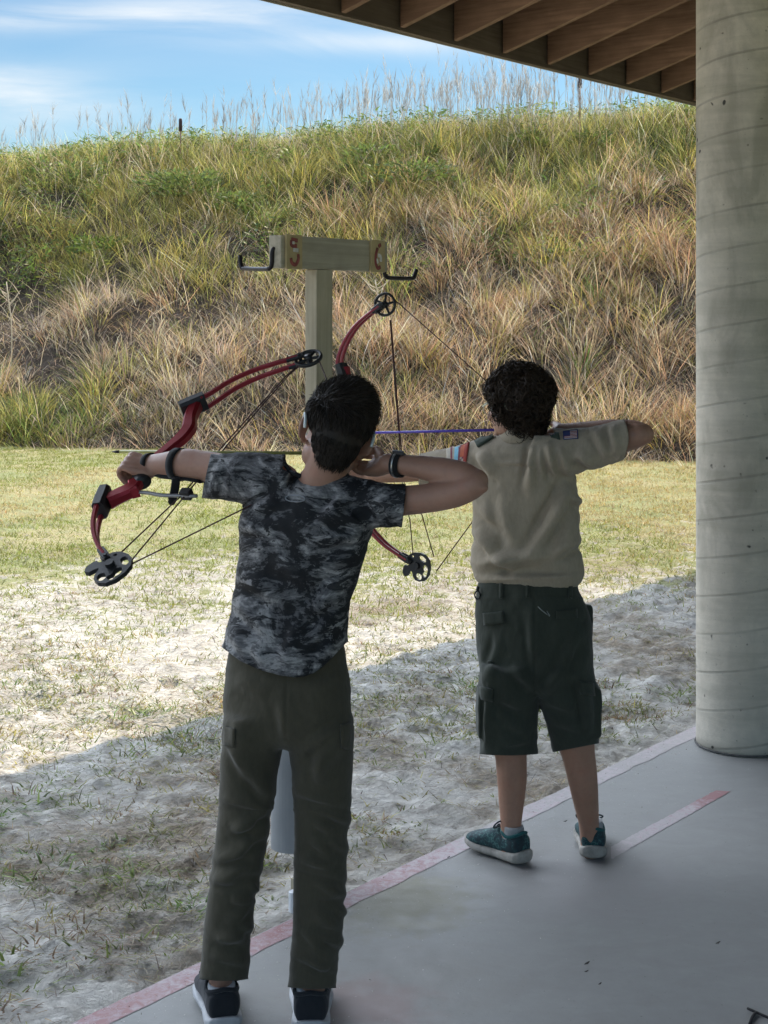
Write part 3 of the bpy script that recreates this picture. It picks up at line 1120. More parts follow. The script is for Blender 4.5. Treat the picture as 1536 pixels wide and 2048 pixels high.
rg = np.random.default_rng(160)
nc = 13500
cy = np.exp(rg.uniform(math.log(3.4), math.log(14), nc)); cx = rg.uniform(-0.40, 0.32, nc) * cy
cn = cx * N2[0] + cy * N2[1]
pn = fbm(cx * 1.1, cy * 1.1, 163, 3)
k = (cn > EDGE + 0.16) & (rg.random(nc) < (sstep(0.42, 0.62, pn) * 0.45 + 0.07) * (0.5 + 2.0 * sstep(5.0, 7.2, cy)))
cx, cy, cn = cx[k], cy[k], cn[k]; nc = len(cx)
sz = rg.uniform(0.4, 1.1, nc) * (1 - 0.3 * sstep(6, 9, cy)); per = 34
ix = np.repeat(np.arange(nc), per); m = len(ix)
off = rg.normal(0, 1, (m, 2)) * (0.045 * sz[ix])[:, None] * np.array([1.5, 1.0])
xx = cx[ix] + off[:, 0]; yy = cy[ix] + off[:, 1]
base = np.stack([xx, yy, ground_z(xx, yy) - 0.004], 1)
d = np.stack([off[:, 0] * 14 / sz[ix] + rg.normal(0, 0.5, m), off[:, 1] * 14 / sz[ix] + rg.normal(0, 0.5, m), rg.uniform(0.15, 0.9, m)], 1); d /= np.linalg.norm(d, axis=1, keepdims=True)
kind = rg.random(nc)[ix]
c = np.where((kind < 0.55)[:, None], np.array([[0.16, 0.205, 0.045]]), np.where((kind < 0.8)[:, None], np.array([[0.32, 0.28, 0.08]]), np.array([[0.24, 0.155, 0.085]])))
c = np.clip(c * (1 + rg.normal(0, 0.3, (m, 1))), 0.01, 0.6)
tuft = ribbons(base, d, rg.uniform(0.018, 0.062, m) * sz[ix], rg.uniform(0.003, 0.0065, m), rg.uniform(0.3, 1.8, m), c, None, 3)
nc = 190
cy = np.exp(rg.uniform(math.log(3.4), math.log(7.0), nc)); cx = rg.uniform(-0.36, 0.26, nc) * cy
k = (cx * N2[0] + cy * N2[1] > EDGE + 0.12) & (rg.random(nc) < 0.25 + 0.9 * sstep(0.45, 0.6, fbm(cx * 1.4 + 7, cy * 1.4, 167, 3)))
cx, cy = cx[k], cy[k]; nc = len(cx); sz = rg.uniform(0.6, 1.4, nc)
ix = np.repeat(np.arange(nc), 60); m = len(ix)
off = rg.normal(0, 1, (m, 2)) * (0.05 * sz[ix])[:, None] * np.array([1.5, 1.0])
xx = cx[ix] + off[:, 0]; yy = cy[ix] + off[:, 1]
base = np.stack([xx, yy, ground_z(xx, yy) + rg.uniform(-0.004, 0.03, m) * sz[ix]], 1)
d = np.stack([off[:, 0] * 16 + rg.normal(0, 0.6, m), off[:, 1] * 16 + rg.normal(0, 0.6, m), rg.uniform(0.1, 1.0, m)], 1); d /= np.linalg.norm(d, axis=1, keepdims=True)
wc = np.array([(0.12, 0.185, 0.045), (0.17, 0.22, 0.06), (0.22, 0.20, 0.085), (0.20, 0.13, 0.075)])[rg.choice(4, nc, p=[0.4, 0.3, 0.2, 0.1])][ix] * np.exp(rg.normal(0, 0.3, (m, 1)))
weeds = ribbons(base, d, rg.uniform(0.02, 0.055, m) * sz[ix], rg.uniform(0.005, 0.010, m), rg.uniform(0.3, 1.6, m), np.clip(wc, 0.01, 0.6), None, 3)
stuff("sand_tufts", [tuft, weeds], M_GRASS, "small grass tufts and runners growing out of the sand")

rg = np.random.default_rng(170)
nc = 85000
cy = np.exp(rg.uniform(math.log(3.3), math.log(13), nc)); cx = rg.uniform(-0.40, 0.32, nc) * cy
cn = cx * N2[0] + cy * N2[1]
k = (cn > EDGE + 0.03) & (rg.random(nc) < 0.05 + 0.72 * litter_at(cx, cy) + 0.30 * sstep(5, 7.5, cy))
cx, cy = cx[k], cy[k]; m = len(cx)
base = np.stack([cx, cy, ground_z(cx, cy) + rg.uniform(0.0, 0.012, m)], 1)
d = np.stack([rg.normal(0, 1, m), rg.normal(0, 1, m), rg.uniform(-0.05, 0.25, m)], 1); d /= np.linalg.norm(d, axis=1, keepdims=True)
c = np.array([(0.20, 0.14, 0.09), (0.36, 0.27, 0.15), (0.12, 0.085, 0.06), (0.42, 0.36, 0.24), (0.28, 0.27, 0.09)])[rg.integers(0, 5, m)] * (1 + rg.normal(0, 0.2, (m, 1)))
lit = ribbons(base, d, rg.uniform(0.02, 0.075, m), rg.uniform(0.002, 0.005, m), rg.uniform(0, 0.5, m), np.clip(c, 0.01, 0.7), None, 2)
stuff("dry_litter", [lit], M_GRASS, "dead grass bits and bark scattered over the sand")

# sand grains trodden onto the slab along its edge
rg = np.random.default_rng(181)
m = 5200
ge = rg.uniform(2.2, 8.5, m); gn = EDGE - 0.006 - np.abs(rg.normal(0, 0.10, m)) * rg.choice([0.5, 1, 3.2], m)
gp = np.stack([E2[0] * ge + N2[0] * gn, E2[1] * ge + N2[1] * gn, np.full(m, 0.002)], 1)
d = np.stack([rg.normal(0, 1, m), rg.normal(0, 1, m), rg.uniform(0, 0.4, m)], 1); d /= np.linalg.norm(d, axis=1, keepdims=True)
gc_ = np.array([(0.55, 0.52, 0.46), (0.40, 0.36, 0.30), (0.15, 0.12, 0.09)])[rg.choice(3, m, p=[0.6, 0.25, 0.15])]
grit = ribbons(gp, d, rg.uniform(0.0015, 0.006, m), rg.uniform(0.0015, 0.0035, m), np.zeros(m), gc_, None, 1)
stuff("sand_grit", [grit], M_GRASS, "pale sand grains trodden onto the concrete along its edge")

# ---- the shelter: one thing, roof and pillar
pav = empty("open_shelter", en(5.4, 2.44, 0)); tag(pav, "open sided shelter with a brown timber roof over a concrete pillar", "shelter")
EAVE_N, EAVE_Z, SL = 4.71, 3.08, 0.30
UPR = np.array([-N3[0], -N3[1], SL]); UPR /= np.linalg.norm(UPR)        # up the roof slope
RN = np.cross(E3, UPR); RN = RN if RN[2] > 0 else -RN                    # roof normal
RAFH = 0.105
u0 = 1000; d0 = EAVE_N / (0.605 - 0.796 * (u0 - 768) / FP)
e_ref = P(u0, 100, d0) @ E3
run = EAVE_N / (1 / math.sqrt(1 + SL * SL))
# rafter: lower edge starts just inside the fascia bottom
bm = bmesh.new()
low = en(0, EAVE_N - 0.03, EAVE_Z + 0.012)
prof = [low, low + UPR * run, low + UPR * run + W3 * 0.225, low + W3 * 0.222]
bm_prism(bm, prof, E3, 0.038, 0.003)
raf_me = None
for k in range(-14, 34):
    e_k = e_ref + 0.48 * k
    if raf_me is None:
        o = link_bm("rafter", bm, M_RAFTER, None)
        raf_me = o.data
        COL.objects.unlink(o); bpy.data.objects.remove(o)
    o = bpy.data.objects.new("rafter", raf_me)
    o.parent = pav
    o.location = Vector(en(e_k, 0, 0) - wloc(pav))
    COL.objects.link(o)
# deck (both slopes), fascia, beam
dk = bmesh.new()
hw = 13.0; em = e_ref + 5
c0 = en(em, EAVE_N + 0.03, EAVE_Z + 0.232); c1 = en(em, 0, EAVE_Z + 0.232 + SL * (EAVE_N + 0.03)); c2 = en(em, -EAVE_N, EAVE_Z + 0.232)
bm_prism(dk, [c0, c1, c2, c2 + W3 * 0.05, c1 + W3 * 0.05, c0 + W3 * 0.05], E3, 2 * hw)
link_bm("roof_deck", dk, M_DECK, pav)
# fascia: slightly wavy boards
fb = bmesh.new()
rgf = np.random.default_rng(4)
nfs = 60
ee = np.linspace(em - hw, em + hw, nfs + 1)
wob = (fbm(ee * 0.8, ee * 0, 7, 2) - 0.5) * 0.02
ring = []
for e_, w_ in zip(ee, wob):
    b0 = en(e_, EAVE_N - 0.019, EAVE_Z + w_)
    ring.append([fb.verts.new(b0 - N3 * 0.0), fb.verts.new(b0 + N3 * 0.038), fb.verts.new(b0 + N3 * 0.038 + W3 * (0.229 - w_)), fb.verts.new(b0 + W3 * (0.229 - w_))])
for a, b in zip(ring[:-1], ring[1:]):
    for k in range(4): fb.faces.new((a[k], b[k], b[(k + 1) % 4], a[(k + 1) % 4]))
fb.faces.new(ring[0]); fb.faces.new(ring[-1][::-1])
link_bm("fascia_board", fb, M_FASCIA, pav)
# drip edge: light metal strip under the deck end
de = bmesh.new()
bm_box(de, en(em, EAVE_N + 0.026, EAVE_Z + 0.010), E3, N3, W3, hw, 0.004, 0.018)
link_bm("drip_edge", de, simple("drip_metal", (0.33, 0.30, 0.26), 0.5, 0.2, 8, 0.1, 40, 0.2), pav)
bmx = bmesh.new()
bm_box(bmx, en(em, 2.44, 3.62), E3, N3, W3, hw, 0.09, 0.14, 0.004)
link_bm("beam", bmx, M_RAFTER, pav)


def mat_pillar():
    t = mat_concrete("pillar_concrete", (0.61, 0.55, 0.455), (0.48, 0.43, 0.34), 1.0, 0.8)
    base = t.b.inputs['Base Color'].links[0].from_socket
    gc = t.n("ShaderNodeTexCoord"); sp = t.n("ShaderNodeSeparateXYZ"); t.l(gc.outputs['Object'], sp.inputs[0])
    # dirt drifting down in soft horizontal bands
    band = t.noise(t.coord((1.5, 1.5, 16)), 1.0, 5, 0.6, 0.3)
    base = t.mix(t.ramp(band, [(0.45, 0.0), (0.7, 0.6)]), base, (0.36, 0.33, 0.26))
    stain = t.noise(t.coord((5, 5, 2.2)), 1.0, 5, 0.6, 0.6)
    base = t.mix(t.math('MULTIPLY', t.ramp(stain, [(0.5, 0.0), (0.62, 1.0)]), t.ramp(sp.outputs[2], [(0.0, 0.05), (1.0, 0.42)])), base, (0.24, 0.22, 0.165))
    # spiral seam of the paper form
    at = t.math('ARCTAN2', sp.outputs[1], sp.outputs[0])
    ph = t.math('FRACT', t.math('SUBTRACT', t.math('DIVIDE', sp.outputs[2], 0.142), t.math('DIVIDE', at, 2 * math.pi)))
    dd = t.math('ABSOLUTE', t.math('SUBTRACT', ph, 0.5))
    seam = t.ramp(dd, [(0.0, 1.0), (0.022, 0.85), (0.045, 0.0)])
    bro = t.ramp(t.noise(t.coord((3, 3, 3)), 2.0, 3), [(0.35, 0.35), (0.6, 1.0)])
    seam = t.math('MULTIPLY', seam, bro)
    base = t.mix(t.math('MULTIPLY', seam, 0.42), base, (0.15, 0.14, 0.115))
    pits = t.noise(t.coord(), 26, 1, 0.4)
    base = t.mix(t.ramp(pits, [(0.20, 1.0), (0.245, 0.0)]), base, (0.055, 0.05, 0.045))
    t.col(base)
    t.bump(t.math('SUBTRACT', t.noise(t.coord(), 60, 5, 0.7), t.math('MULTIPLY', seam, 1.2)), 0.35, 0.004)
    return t.m


bmx = bmesh.new()
pc = en(5.4, 2.44, 0)
PR = 0.178
pc = P(1488, 1400, 5.82); pc[2] = 0
zs = np.linspace(-0.01, 3.48, 60)
bm_loft(bmx, [(pc + W3 * z, np.array([PR, 0, 0]), np.array([0, PR, 0])) for z in zs], 64)
link_bm("pillar", bmx, mat_pillar(), pav, smooth=True)
bmx = bmesh.new()
bm_tube(bmx, [pc + np.array([math.cos(t) * (PR + 0.003), math.sin(t) * (PR + 0.003), 0.006]) for t in np.linspace(0, 2 * math.pi, 49)], 0.0038, 6)
link_bm("base_joint", bmx, simple("joint_sealant", (0.10, 0.095, 0.09), 0.9, 0.4, 40, 0.6, 90), pav, smooth=True)
# ================================================================== rack, bows, arrows
C0 = 2.80                                   # front plane of the rack across the slab edge


def on_plane(u, v, c=C0):
    d = c / (0.605 - 0.796 * (u - 768) / FP)
    return P(u, v, d)


rack = empty("bow_rack", en(3.41, C0 + 0.02, Z_SAND))
tag(rack, "wooden T shaped bow rack post with red number plates and steel hooks", "rack")
b = bmesh.new()
bm_box(b, en(3.4575, C0 + 0.0225, 1.7985), E3, N3, W3, 0.2435, 0.0225, 0.0455, 0.003)
link_bm("crossbar", b, M_BAR, rack)
b = bmesh.new()
bm_box(b, en(3.4075, C0 + 0.0245, 0.81), E3, N3, W3, 0.0365, 0.0215, 0.942, 0.003)
link_bm("post", b, M_POST, rack)
M_PLATE = simple("number_plate_wood", (0.46, 0.35, 0.18), 0.6, 0.15, 20)
M_RED = simple("red_number_paint", (0.27, 0.07, 0.06), 0.7, 0.45, 60)
M_WHT = simple("white_number_paint", (0.62, 0.58, 0.54), 0.6, 0.15, 60)


def plate(ec, w, parts_red, parts_white):
    b = bmesh.new()
    bm_box(b, en(ec, C0 - 0.004, 1.7985), E3, N3, W3, w, 0.004, 0.048, 0.002)
    o = link_bm("number_plate", b, M_PLATE, rack)
    for nm, prs, m in (("painted_number", parts_red, M_RED), ("painted_white", parts_white, M_WHT)):  # red strokes of the figure, then its white paint
        b = bmesh.new()
        for pr in prs:
            bm_tube(b, smooth_path([en(ec + q[0] * w, C0 - 0.0088, 1.7985 + q[1] * 0.048) for q in pr], 4), 0.0058, 8, flat=(N3, 0.18))
        link_bm(nm, b, m, o, smooth=True)


# worn figure 5 on the near plate, worn figure 6 on the far one
plate(3.262, 0.034, [[(-0.42, 0.72), (0.35, 0.66)], [(-0.42, 0.66), (-0.40, 0.38), (0.25, 0.34)],
                     [(0.42, -0.12), (0.45, -0.42), (0.1, -0.74), (-0.38, -0.62), (-0.48, -0.36)]],
      [[(-0.35, 0.52), (-0.05, 0.52)], [(-0.2, 0.12), (0.45, 0.10)]])
plate(3.645, 0.034, [[(0.35, 0.72), (0.0, 0.6)], [(-0.1, 0.5), (-0.35, 0.1), (-0.38, -0.4), (-0.1, -0.74), (0.3, -0.66)]],
      [[(-0.05, 0.05), (0.3, 0.0), (0.36, -0.35)], [(-0.25, -0.15), (-0.1, -0.45)]])


def hook(pts, name="hook"):
    b = bmesh.new()
    bm_tube(b, smooth_path(pts, 5), 0.0065, 8)
    link_bm(name, b, M_STEEL, rack, smooth=True)


eL = en(3.214, C0 + 0.026, 0)
zb = lambda v, d: HC - (v - 632) / FP * d
p0 = P(553, 500, 4.275); hook([p0 + E3 * 0.01, P(550, 497, 4.272), P(545, 503, 4.27), P(543.5, 528, 4.27), P(540, 536, 4.275), P(532, 538, 4.29), P(492, 537, 4.40), P(483, 534, 4.42), P(480, 511, 4.43)])
hook([P(769, 535, 4.66), P(769, 547, 4.66), P(773, 554, 4.665), P(782, 556, 4.69), P(820, 557, 4.80), P(828, 554, 4.82), P(833, 539, 4.83)])

# hanging pipe quiver and ground sleeves by the post
qv = empty("arrow_quiver", en(3.302, 2.83, 0.125)); tag(qv, "grey plastic pipe arrow quiver hanging on the rack post", "quiver")
b = bmesh.new()
qc = en(3.302, 2.83, 0)
n = 40
ro, ri = 0.064, 0.058
rings = []
for z, r in ((0.125, ro), (0.52, ro), (0.52, ri), (0.125, ri)):
    rings.append([b.verts.new(qc + np.array([math.cos(2 * math.pi * k / n) * r, math.sin(2 * math.pi * k / n) * r, z])) for k in range(n)])
for i in range(4):
    a, c = rings[i], rings[(i + 1) % 4]
    for k in range(n): b.faces.new((a[k], a[(k + 1) % n], c[(k + 1) % n], c[k]))
link_bm("pipe", b, M_PVC, qv, smooth=False)
b = bmesh.new()
bm_tube(b, [qc + np.array([math.cos(t) * 0.0665, math.sin(t) * 0.0665, 0.46]) for t in np.linspace(0, 2 * math.pi, 33)], 0.004, 6)
link_bm("clamp", b, M_STEEL, qv, smooth=True)

b = bmesh.new()
c = P(588, 1812, 4.23); c[2] = 0
bm_tube(b, [c - W3 * 0.06, c + W3 * 0.038, c + W3 * 0.040], [0.015, 0.015, 0.012], 14)
o = link_bm("pipe_stub", b, M_WHITE, origin=[c[0], c[1], -0.06], smooth=False)
tag(o, "short white pipe stub standing in the sand at the slab edge", "pipe stub")
b = bmesh.new()
c = P(589, 1776, 4.33); c[2] = Z_SAND
bm_box(b, c + W3 * 0.03, E3, N3, W3, 0.009, 0.006, 0.045, 0.001)
o = link_bm("wooden_peg", b, M_POST, origin=c)
tag(o, "small pale wooden peg in the sand behind the white pipe stub", "peg")

# ------------------------------------------------------------------ compound bows
M_BOWRED = simple("anodised_red", (0.30, 0.022, 0.032), 0.34, 0.12, 8, 0.03, 100, 0.55)
M_LIMB = simple("red_limb", (0.27, 0.020, 0.030), 0.30, 0.10, 8, 0.02, 100, 0.1)
M_BLK = simple("black_plastic", (0.014, 0.014, 0.016), 0.45, 0.2, 40, 0.1, 200)
M_STR = simple("bow_string", (0.055, 0.02, 0.018), 0.8, 0.4, 200, 0.2, 400)
M_ROD = simple("cable_rod", (0.30, 0.30, 0.31), 0.3, 0.1, 20, 0.02, 100, 0.8)


class BowPlane:
    def __init__(s, nock, theta, cant):
        s.N = np.asarray(nock, float)
        s.a = np.array([-math.sin(theta), math.cos(theta), 0.0])
        p = np.array([math.cos(theta), math.sin(theta), 0.0])
        s.up = math.sin(cant) * p + math.cos(cant) * W3
        s.left = np.cross(s.up, s.a)
        s.n = s.left

    def at(s, u, v, off=0.0):
        o = np.array([0, 0, HC]); r = P(u, v, 1.0) - o
        N_ = s.N + s.n * off
        t = ((N_ - o) @ s.n) / (r @ s.n)
        return o + r * t

    def pt(s, x, y, off=0.0):
        return s.N + s.a * x + s.up * y + s.n * off


B1 = BowPlane(P(712, 907, 3.60), R(65), R(57))
B2 = BowPlane(P(1080, 858, 4.70), R(65), R(3))


def sweep_box(b, pts, widths, thick, nrm):
    """rectangular bar in the bow plane: widths across, thick along nrm, chamfered"""
    pts = [np.asarray(p, float) for p in pts]
    rings = []
    for i, p in enumerate(pts):
        t = pts[min(i + 1, len(pts) - 1)] - pts[max(i - 1, 0)]
        t = t - nrm * (t @ nrm); t /= np.linalg.norm(t)
        s_ = np.cross(nrm, t)
        w = (widths[i] if not np.isscalar(widths) else widths) / 2
        h = (thick[i] if not np.isscalar(thick) else thick) / 2
        c = min(w, h) * 0.45
        ring = [(w, h - c), (w - c, h), (-w + c, h), (-w, h - c), (-w, -h + c), (-w + c, -h), (w - c, -h), (w, -h + c)]
        rings.append([b.verts.new(p + s_ * x + nrm * y) for x, y in ring])
    for a, c in zip(rings[:-1], rings[1:]):
        for k in range(8): b.faces.new((a[k], a[(k + 1) % 8], c[(k + 1) % 8], c[k]))
    b.faces.new(rings[0][::-1]); b.faces.new(rings[-1])


def wheel(b, c, ax, ay, nrm, R_, thick, rim, holes, hub=0.010):
    """cam plate with real openings: rim ring + spokes + hub (in plane ax, ay)"""
    n = 36
    ring = [c + ax * math.cos(t) * R_ + ay * math.sin(t) * R_ for t in np.linspace(0, 2 * math.pi, n + 1)]
    bm_tube(b, ring, rim, 8, flat=(nrm, thick / rim / 2))
    bm_tube(b, [c - nrm * thick * 0.8, c + nrm * thick * 0.8], hub, 12)
    for t in holes:
        bm_tube(b, [c, c + (ax * math.cos(t) + ay * math.sin(t)) * R_], [rim * 1.0, rim * 0.8], 6, flat=(nrm, thick / rim / 2.4))


def flat_poly(B, pts2, closed=True):
    return [B.pt(x, y) for x, y in pts2]


def plate_with_holes(name, B, c, outline, holes, thick, mat, parent, rot=0.0, scale=1.0):
    """plate cut by round-ended holes: a fine cell grid trimmed to the outline, then thickened"""
    cr, sr = math.cos(rot), math.sin(rot)
    def inside(poly, x, y):
        poly = np.asarray(poly); r = np.zeros(x.shape, bool)
        j = len(poly) - 1
        for i in range(len(poly)):
            xi, yi = poly[i]; xj, yj = poly[j]
            c_ = ((yi > y) != (yj > y)) & (x < (xj - xi) * (y - yi) / (yj - yi + 1e-12) + xi)
            r ^= c_; j = i
        return r
    st = 0.0016
    gx = np.arange(-0.065, 0.065, st)
    Xg, Yg = np.meshgrid(gx, gx, indexing='ij')
    cx, cy = Xg[:-1, :-1] + st / 2, Yg[:-1, :-1] + st / 2
    m = inside(outline, cx, cy)
    for h in holes: m &= ~inside(h, cx, cy)
    b = bmesh.new(); vs = {}
    def gv(i, j):
        if (i, j) not in vs:
            x, y = gx[i] * scale, gx[j] * scale
            vs[(i, j)] = b.verts.new(c + B.a * (x * cr - y * sr) + B.up * (x * sr + y * cr))
        return vs[(i, j)]
    for i, j in zip(*np.nonzero(m)):
        b.faces.new((gv(i, j), gv(i + 1, j), gv(i + 1, j + 1), gv(i, j + 1)))
    # relax the stair-step rim
    for _ in range(3):
        nb = {}
        for v in b.verts:
            if v.is_boundary:
                l = [e.other_vert(v).co for e in v.link_edges if e.is_boundary]
                nb[v] = v.co * 0.4 + sum(l, Vector()) / len(l) * 0.6
        for v, q in nb.items(): v.co = q
    r = bmesh.ops.extrude_face_region(b, geom=b.faces[:])
    up = Vector(B.n * thick / 2)
    new = [g for g in r['geom'] if isinstance(g, bmesh.types.BMVert)]
    ns = set(new)
    for v in b.verts: v.co += up if v in ns else -up
    return link_bm(name, b, mat, parent)


def blob(cx, cy, rx, ry, th=0.0, n=20):
    return [(cx + rx * math.cos(t) * math.cos(th) - ry * math.sin(t) * math.sin(th), cy + rx * math.cos(t) * math.sin(th) + ry * math.sin(t) * math.cos(th)) for t in np.linspace(0, 2 * math.pi, n, endpoint=False)]


CAM_OUT = [(-0.012, 0.040), (0.012, 0.041), (0.030, 0.034), (0.043, 0.018), (0.047, -0.004), (0.043, -0.028), (0.030, -0.045), (0.012, -0.050),
           (-0.003, -0.046), (-0.012, -0.034), (-0.014, -0.020), (-0.019, -0.016), (-0.024, -0.022), (-0.030, -0.034), (-0.040, -0.036), (-0.047, -0.026), (-0.046, -0.010), (-0.038, 0.004), (-0.034, 0.016), (-0.026, 0.032)]
CAM_HOLES = [blob(0.020, 0.022, 0.015, 0.008, -0.5), blob(0.030, -0.010, 0.009, 0.014, 0.25), blob(0.028, -0.027, 0.009, 0.008), blob(0.008, -0.034, 0.012, 0.010, -0.6),
             blob(-0.014, 0.028, 0.005, 0.004), blob(-0.032, 0.004, 0.007, 0.006, 0.5)]


def make_bow(B, px, label, cam_flip):
    root = empty("compound_bow", B.at(*px['grip'])); tag(root, label, "bow", "red compound bows at full draw")
    # riser
    b = bmesh.new()
    pts = smooth_path([B.at(*q) for q in px['riser']], 4)
    w = np.interp(np.linspace(0, 1, len(pts)), np.linspace(0, 1, len(px['rw'])), px['rw'])
    th = np.interp(np.linspace(0, 1, len(pts)), np.linspace(0, 1, len(px['rt'])), px['rt'])
    sweep_box(b, pts, list(w), list(th), B.n)
    # shelf block that carries the cable rod
    if 'block' in px:
        q = [B.at(*z) for z in px['block']]
        bm_prism(b, q, B.n, 0.026, 0.003)
    riser = link_bm("riser", b, M_BOWRED, root)
    for m in riser.modifiers: pass
    # grip
    b = bmesh.new()
    g0, g1, g2 = (B.at(*q) for q in px['gripline'])
    bm_tube(b, smooth_path([g0, g1, g2], 4), [0.017] * 3 + [0.019] * 3 + [0.021] * 3, 12, flat=(B.n, 0.85))
    link_bm("grip", b, M_BLK, root, smooth=True)
    # limb pockets and split limbs
    for nm, key in (("upper_limb", 'ul'), ("lower_limb", 'll')):
        pk = px[key + '_pocket']
        b = bmesh.new()
        sweep_box(b, [B.at(*q) for q in pk], [0.030, 0.034, 0.030][:len(pk)], 0.050, B.n)
        link_bm("limb_pocket", b, M_BLK, root)
        b = bmesh.new()
        for s_ in (-1, 1):
            path = smooth_path([B.at(*q) for q in px[key]], 5)
            k = len(path)
            path = [p + B.n * s_ * (0.0165 - 0.006 * i / (k - 1)) for i, p in enumerate(path)]
            sweep_box(b, path, [0.012 - 0.003 * i / (k - 1) for i in range(k)], 0.012, B.n)
        link_bm(nm, b, M_LIMB, root)
        # limb tip fork
        b = bmesh.new()
        e1, e0 = B.at(*px[key][-1]), B.at(*px[key][-2])
        t = (e1 - e0) / np.linalg.norm(e1 - e0)
        for s_ in (-1, 1):
            sweep_box(b, [e1 - t * 0.030 + B.n * s_ * 0.0115, e1 + B.n * s_ * 0.0115, e1 + t * 0.016 + B.n * s_ * 0.0115], [0.017, 0.020, 0.014], 0.009, B.n)
        bm_tube(b, [e1 + t * 0.006 - B.n * 0.02, e1 + t * 0.006 + B.n * 0.02], 0.005, 10)
        link_bm("limb_tip", b, M_BLK, root)
    # idler wheel
    ic = B.at(*px['idler'])
    b = bmesh.new()
    wheel(b, ic, B.a, B.up, B.n, px['idler_r'], 0.012, 0.0045, [0.4, 1.65, 2.9, 4.2, 5.4])
    link_bm("idler_wheel", b, M_BLK, root, smooth=True)
    # cam
    cc = B.at(*px['cam'])
    o = plate_with_holes("cam", B, cc, px['cam_out'], px['cam_holes'], 0.011, M_BLK, root, px.get('cam_rot', 0), px.get('cam_scale', 1))
    b = bmesh.new(); bm_tube(b, [cc - B.n * 0.016, cc + B.n * 0.016], 0.011, 14); link_bm("cam_axle", b, M_BLK, o)
    # string, cables
    b = bmesh.new()
    bm_tube(b, [B.at(*px['string_top']), B.N, B.at(*px['string_low'])], 0.0019, 6)
    link_bm("bowstring", b, M_STR, root, smooth=True)
    b = bmesh.new()
    for cab in px['cables']:
        bm_tube(b, [B.at(*q) for q in cab], 0.0017, 6)
    link_bm("cable", b, M_STR, root, smooth=True)
    if 'rod' in px:
        b = bmesh.new(); bm_tube(b, smooth_path([B.at(*q) for q in px['rod']], 4), 0.0045, 10); o = link_bm("cable_rod", b, M_ROD, root, smooth=True)
        b = bmesh.new()
        s_ = B.at(*px['slide'])
        bm_box(b, s_, B.a, B.up, B.n, 0.014, 0.010, 0.012, 0.003); link_bm("cable_slide", b, M_BLK, o)
    return root


flipx = lambda poly: [(-x, y) for x, y in poly]
CO1 = flipx(CAM_OUT); CH1 = [flipx(h) for h in CAM_HOLES]
px1 = dict(
    grip=(275, 945),
    riser=[(392, 810), (381, 838), (378, 858), (362, 878), (338, 898), (308, 922), (288, 945), (276, 966), (262, 980), (238, 992), (216, 1004)],
    rw=[0.034, 0.032, 0.036, 0.036, 0.030, 0.028, 0.026, 0.028, 0.040, 0.038, 0.034],
    rt=[0.036, 0.030, 0.030, 0.026, 0.024, 0.022, 0.024, 0.026, 0.028, 0.030, 0.036],
    block=[(258, 968), (272, 962), (279, 986), (262, 990)],
    gripline=[(290, 930), (279, 953), (287, 966)],
    ul_pocket=[(362, 822), (385, 812), (411, 801)], ul=[(404, 808), (425, 796), (465, 770), (510, 749), (560, 732), (597, 721)],
    ll_pocket=[(213, 985), (206, 1003), (199, 1022)], ll=[(200, 1014), (193, 1038), (190, 1062), (194, 1085), (202, 1103), (213, 1118)],
    idler=(617, 717), idler_r=0.034,
    cam=(222, 1134), cam_out=CO1, cam_holes=CH1, cam_scale=1.12, cam_rot=0.25,
    string_top=(633, 708), string_low=(259, 1130),
    cables=[[(241, 1106), (366, 988), (447, 890), (572, 752), (600, 728)], [(263, 1121), (376, 984), (452, 893), (578, 750), (604, 727)]],
    rod=[(277, 984), (298, 986), (320, 990), (345, 991), (394, 992)], slide=(373, 988))
make_bow(B1, px1, "steeply canted red compound bow drawn by the boy in the camouflage shirt", True)

px2 = dict(
    grip=(712, 955),
    riser=[(688, 735), (697, 780), (709, 820), (716, 862), (713, 905), (707, 935), (705, 962), (710, 985), (716, 1005), (728, 1030), (738, 1050)],
    rw=[0.032, 0.030, 0.034, 0.034, 0.030, 0.027, 0.026, 0.030, 0.040, 0.036, 0.032],
    rt=[0.036, 0.030, 0.028, 0.026, 0.024, 0.022, 0.024, 0.026, 0.028, 0.030, 0.036],
    gripline=[(709, 930), (714, 952), (716, 972)],
    ul_pocket=[(693, 770), (687, 748), (681, 728)], ul=[(679, 735), (681, 715), (692, 685), (712, 654), (738, 630), (761, 613)],
    ll_pocket=[(722, 1022), (731, 1040), (739, 1054)], ll=[(734, 1050), (748, 1066), (770, 1088), (795, 1106), (816, 1119)],
    idler=(770, 609), idler_r=0.035,
    cam=(834, 1131), cam_out=CO1, cam_holes=CH1, cam_scale=1.0, cam_rot=0.0,
    string_top=(790, 600), string_low=(873, 1142),
    cables=[[(826, 1108), (820, 1040), (806, 985), (797, 860), (780, 640)], [(868, 1114), (844, 1030), (810, 985), (799, 860), (782, 640)]])
px2['cam_out'] = flipx(CAM_OUT); px2['cam_holes'] = [flipx(h) for h in CAM_HOLES]
make_bow(B2, px2, "upright red compound bow drawn by the boy in the khaki shirt", True)


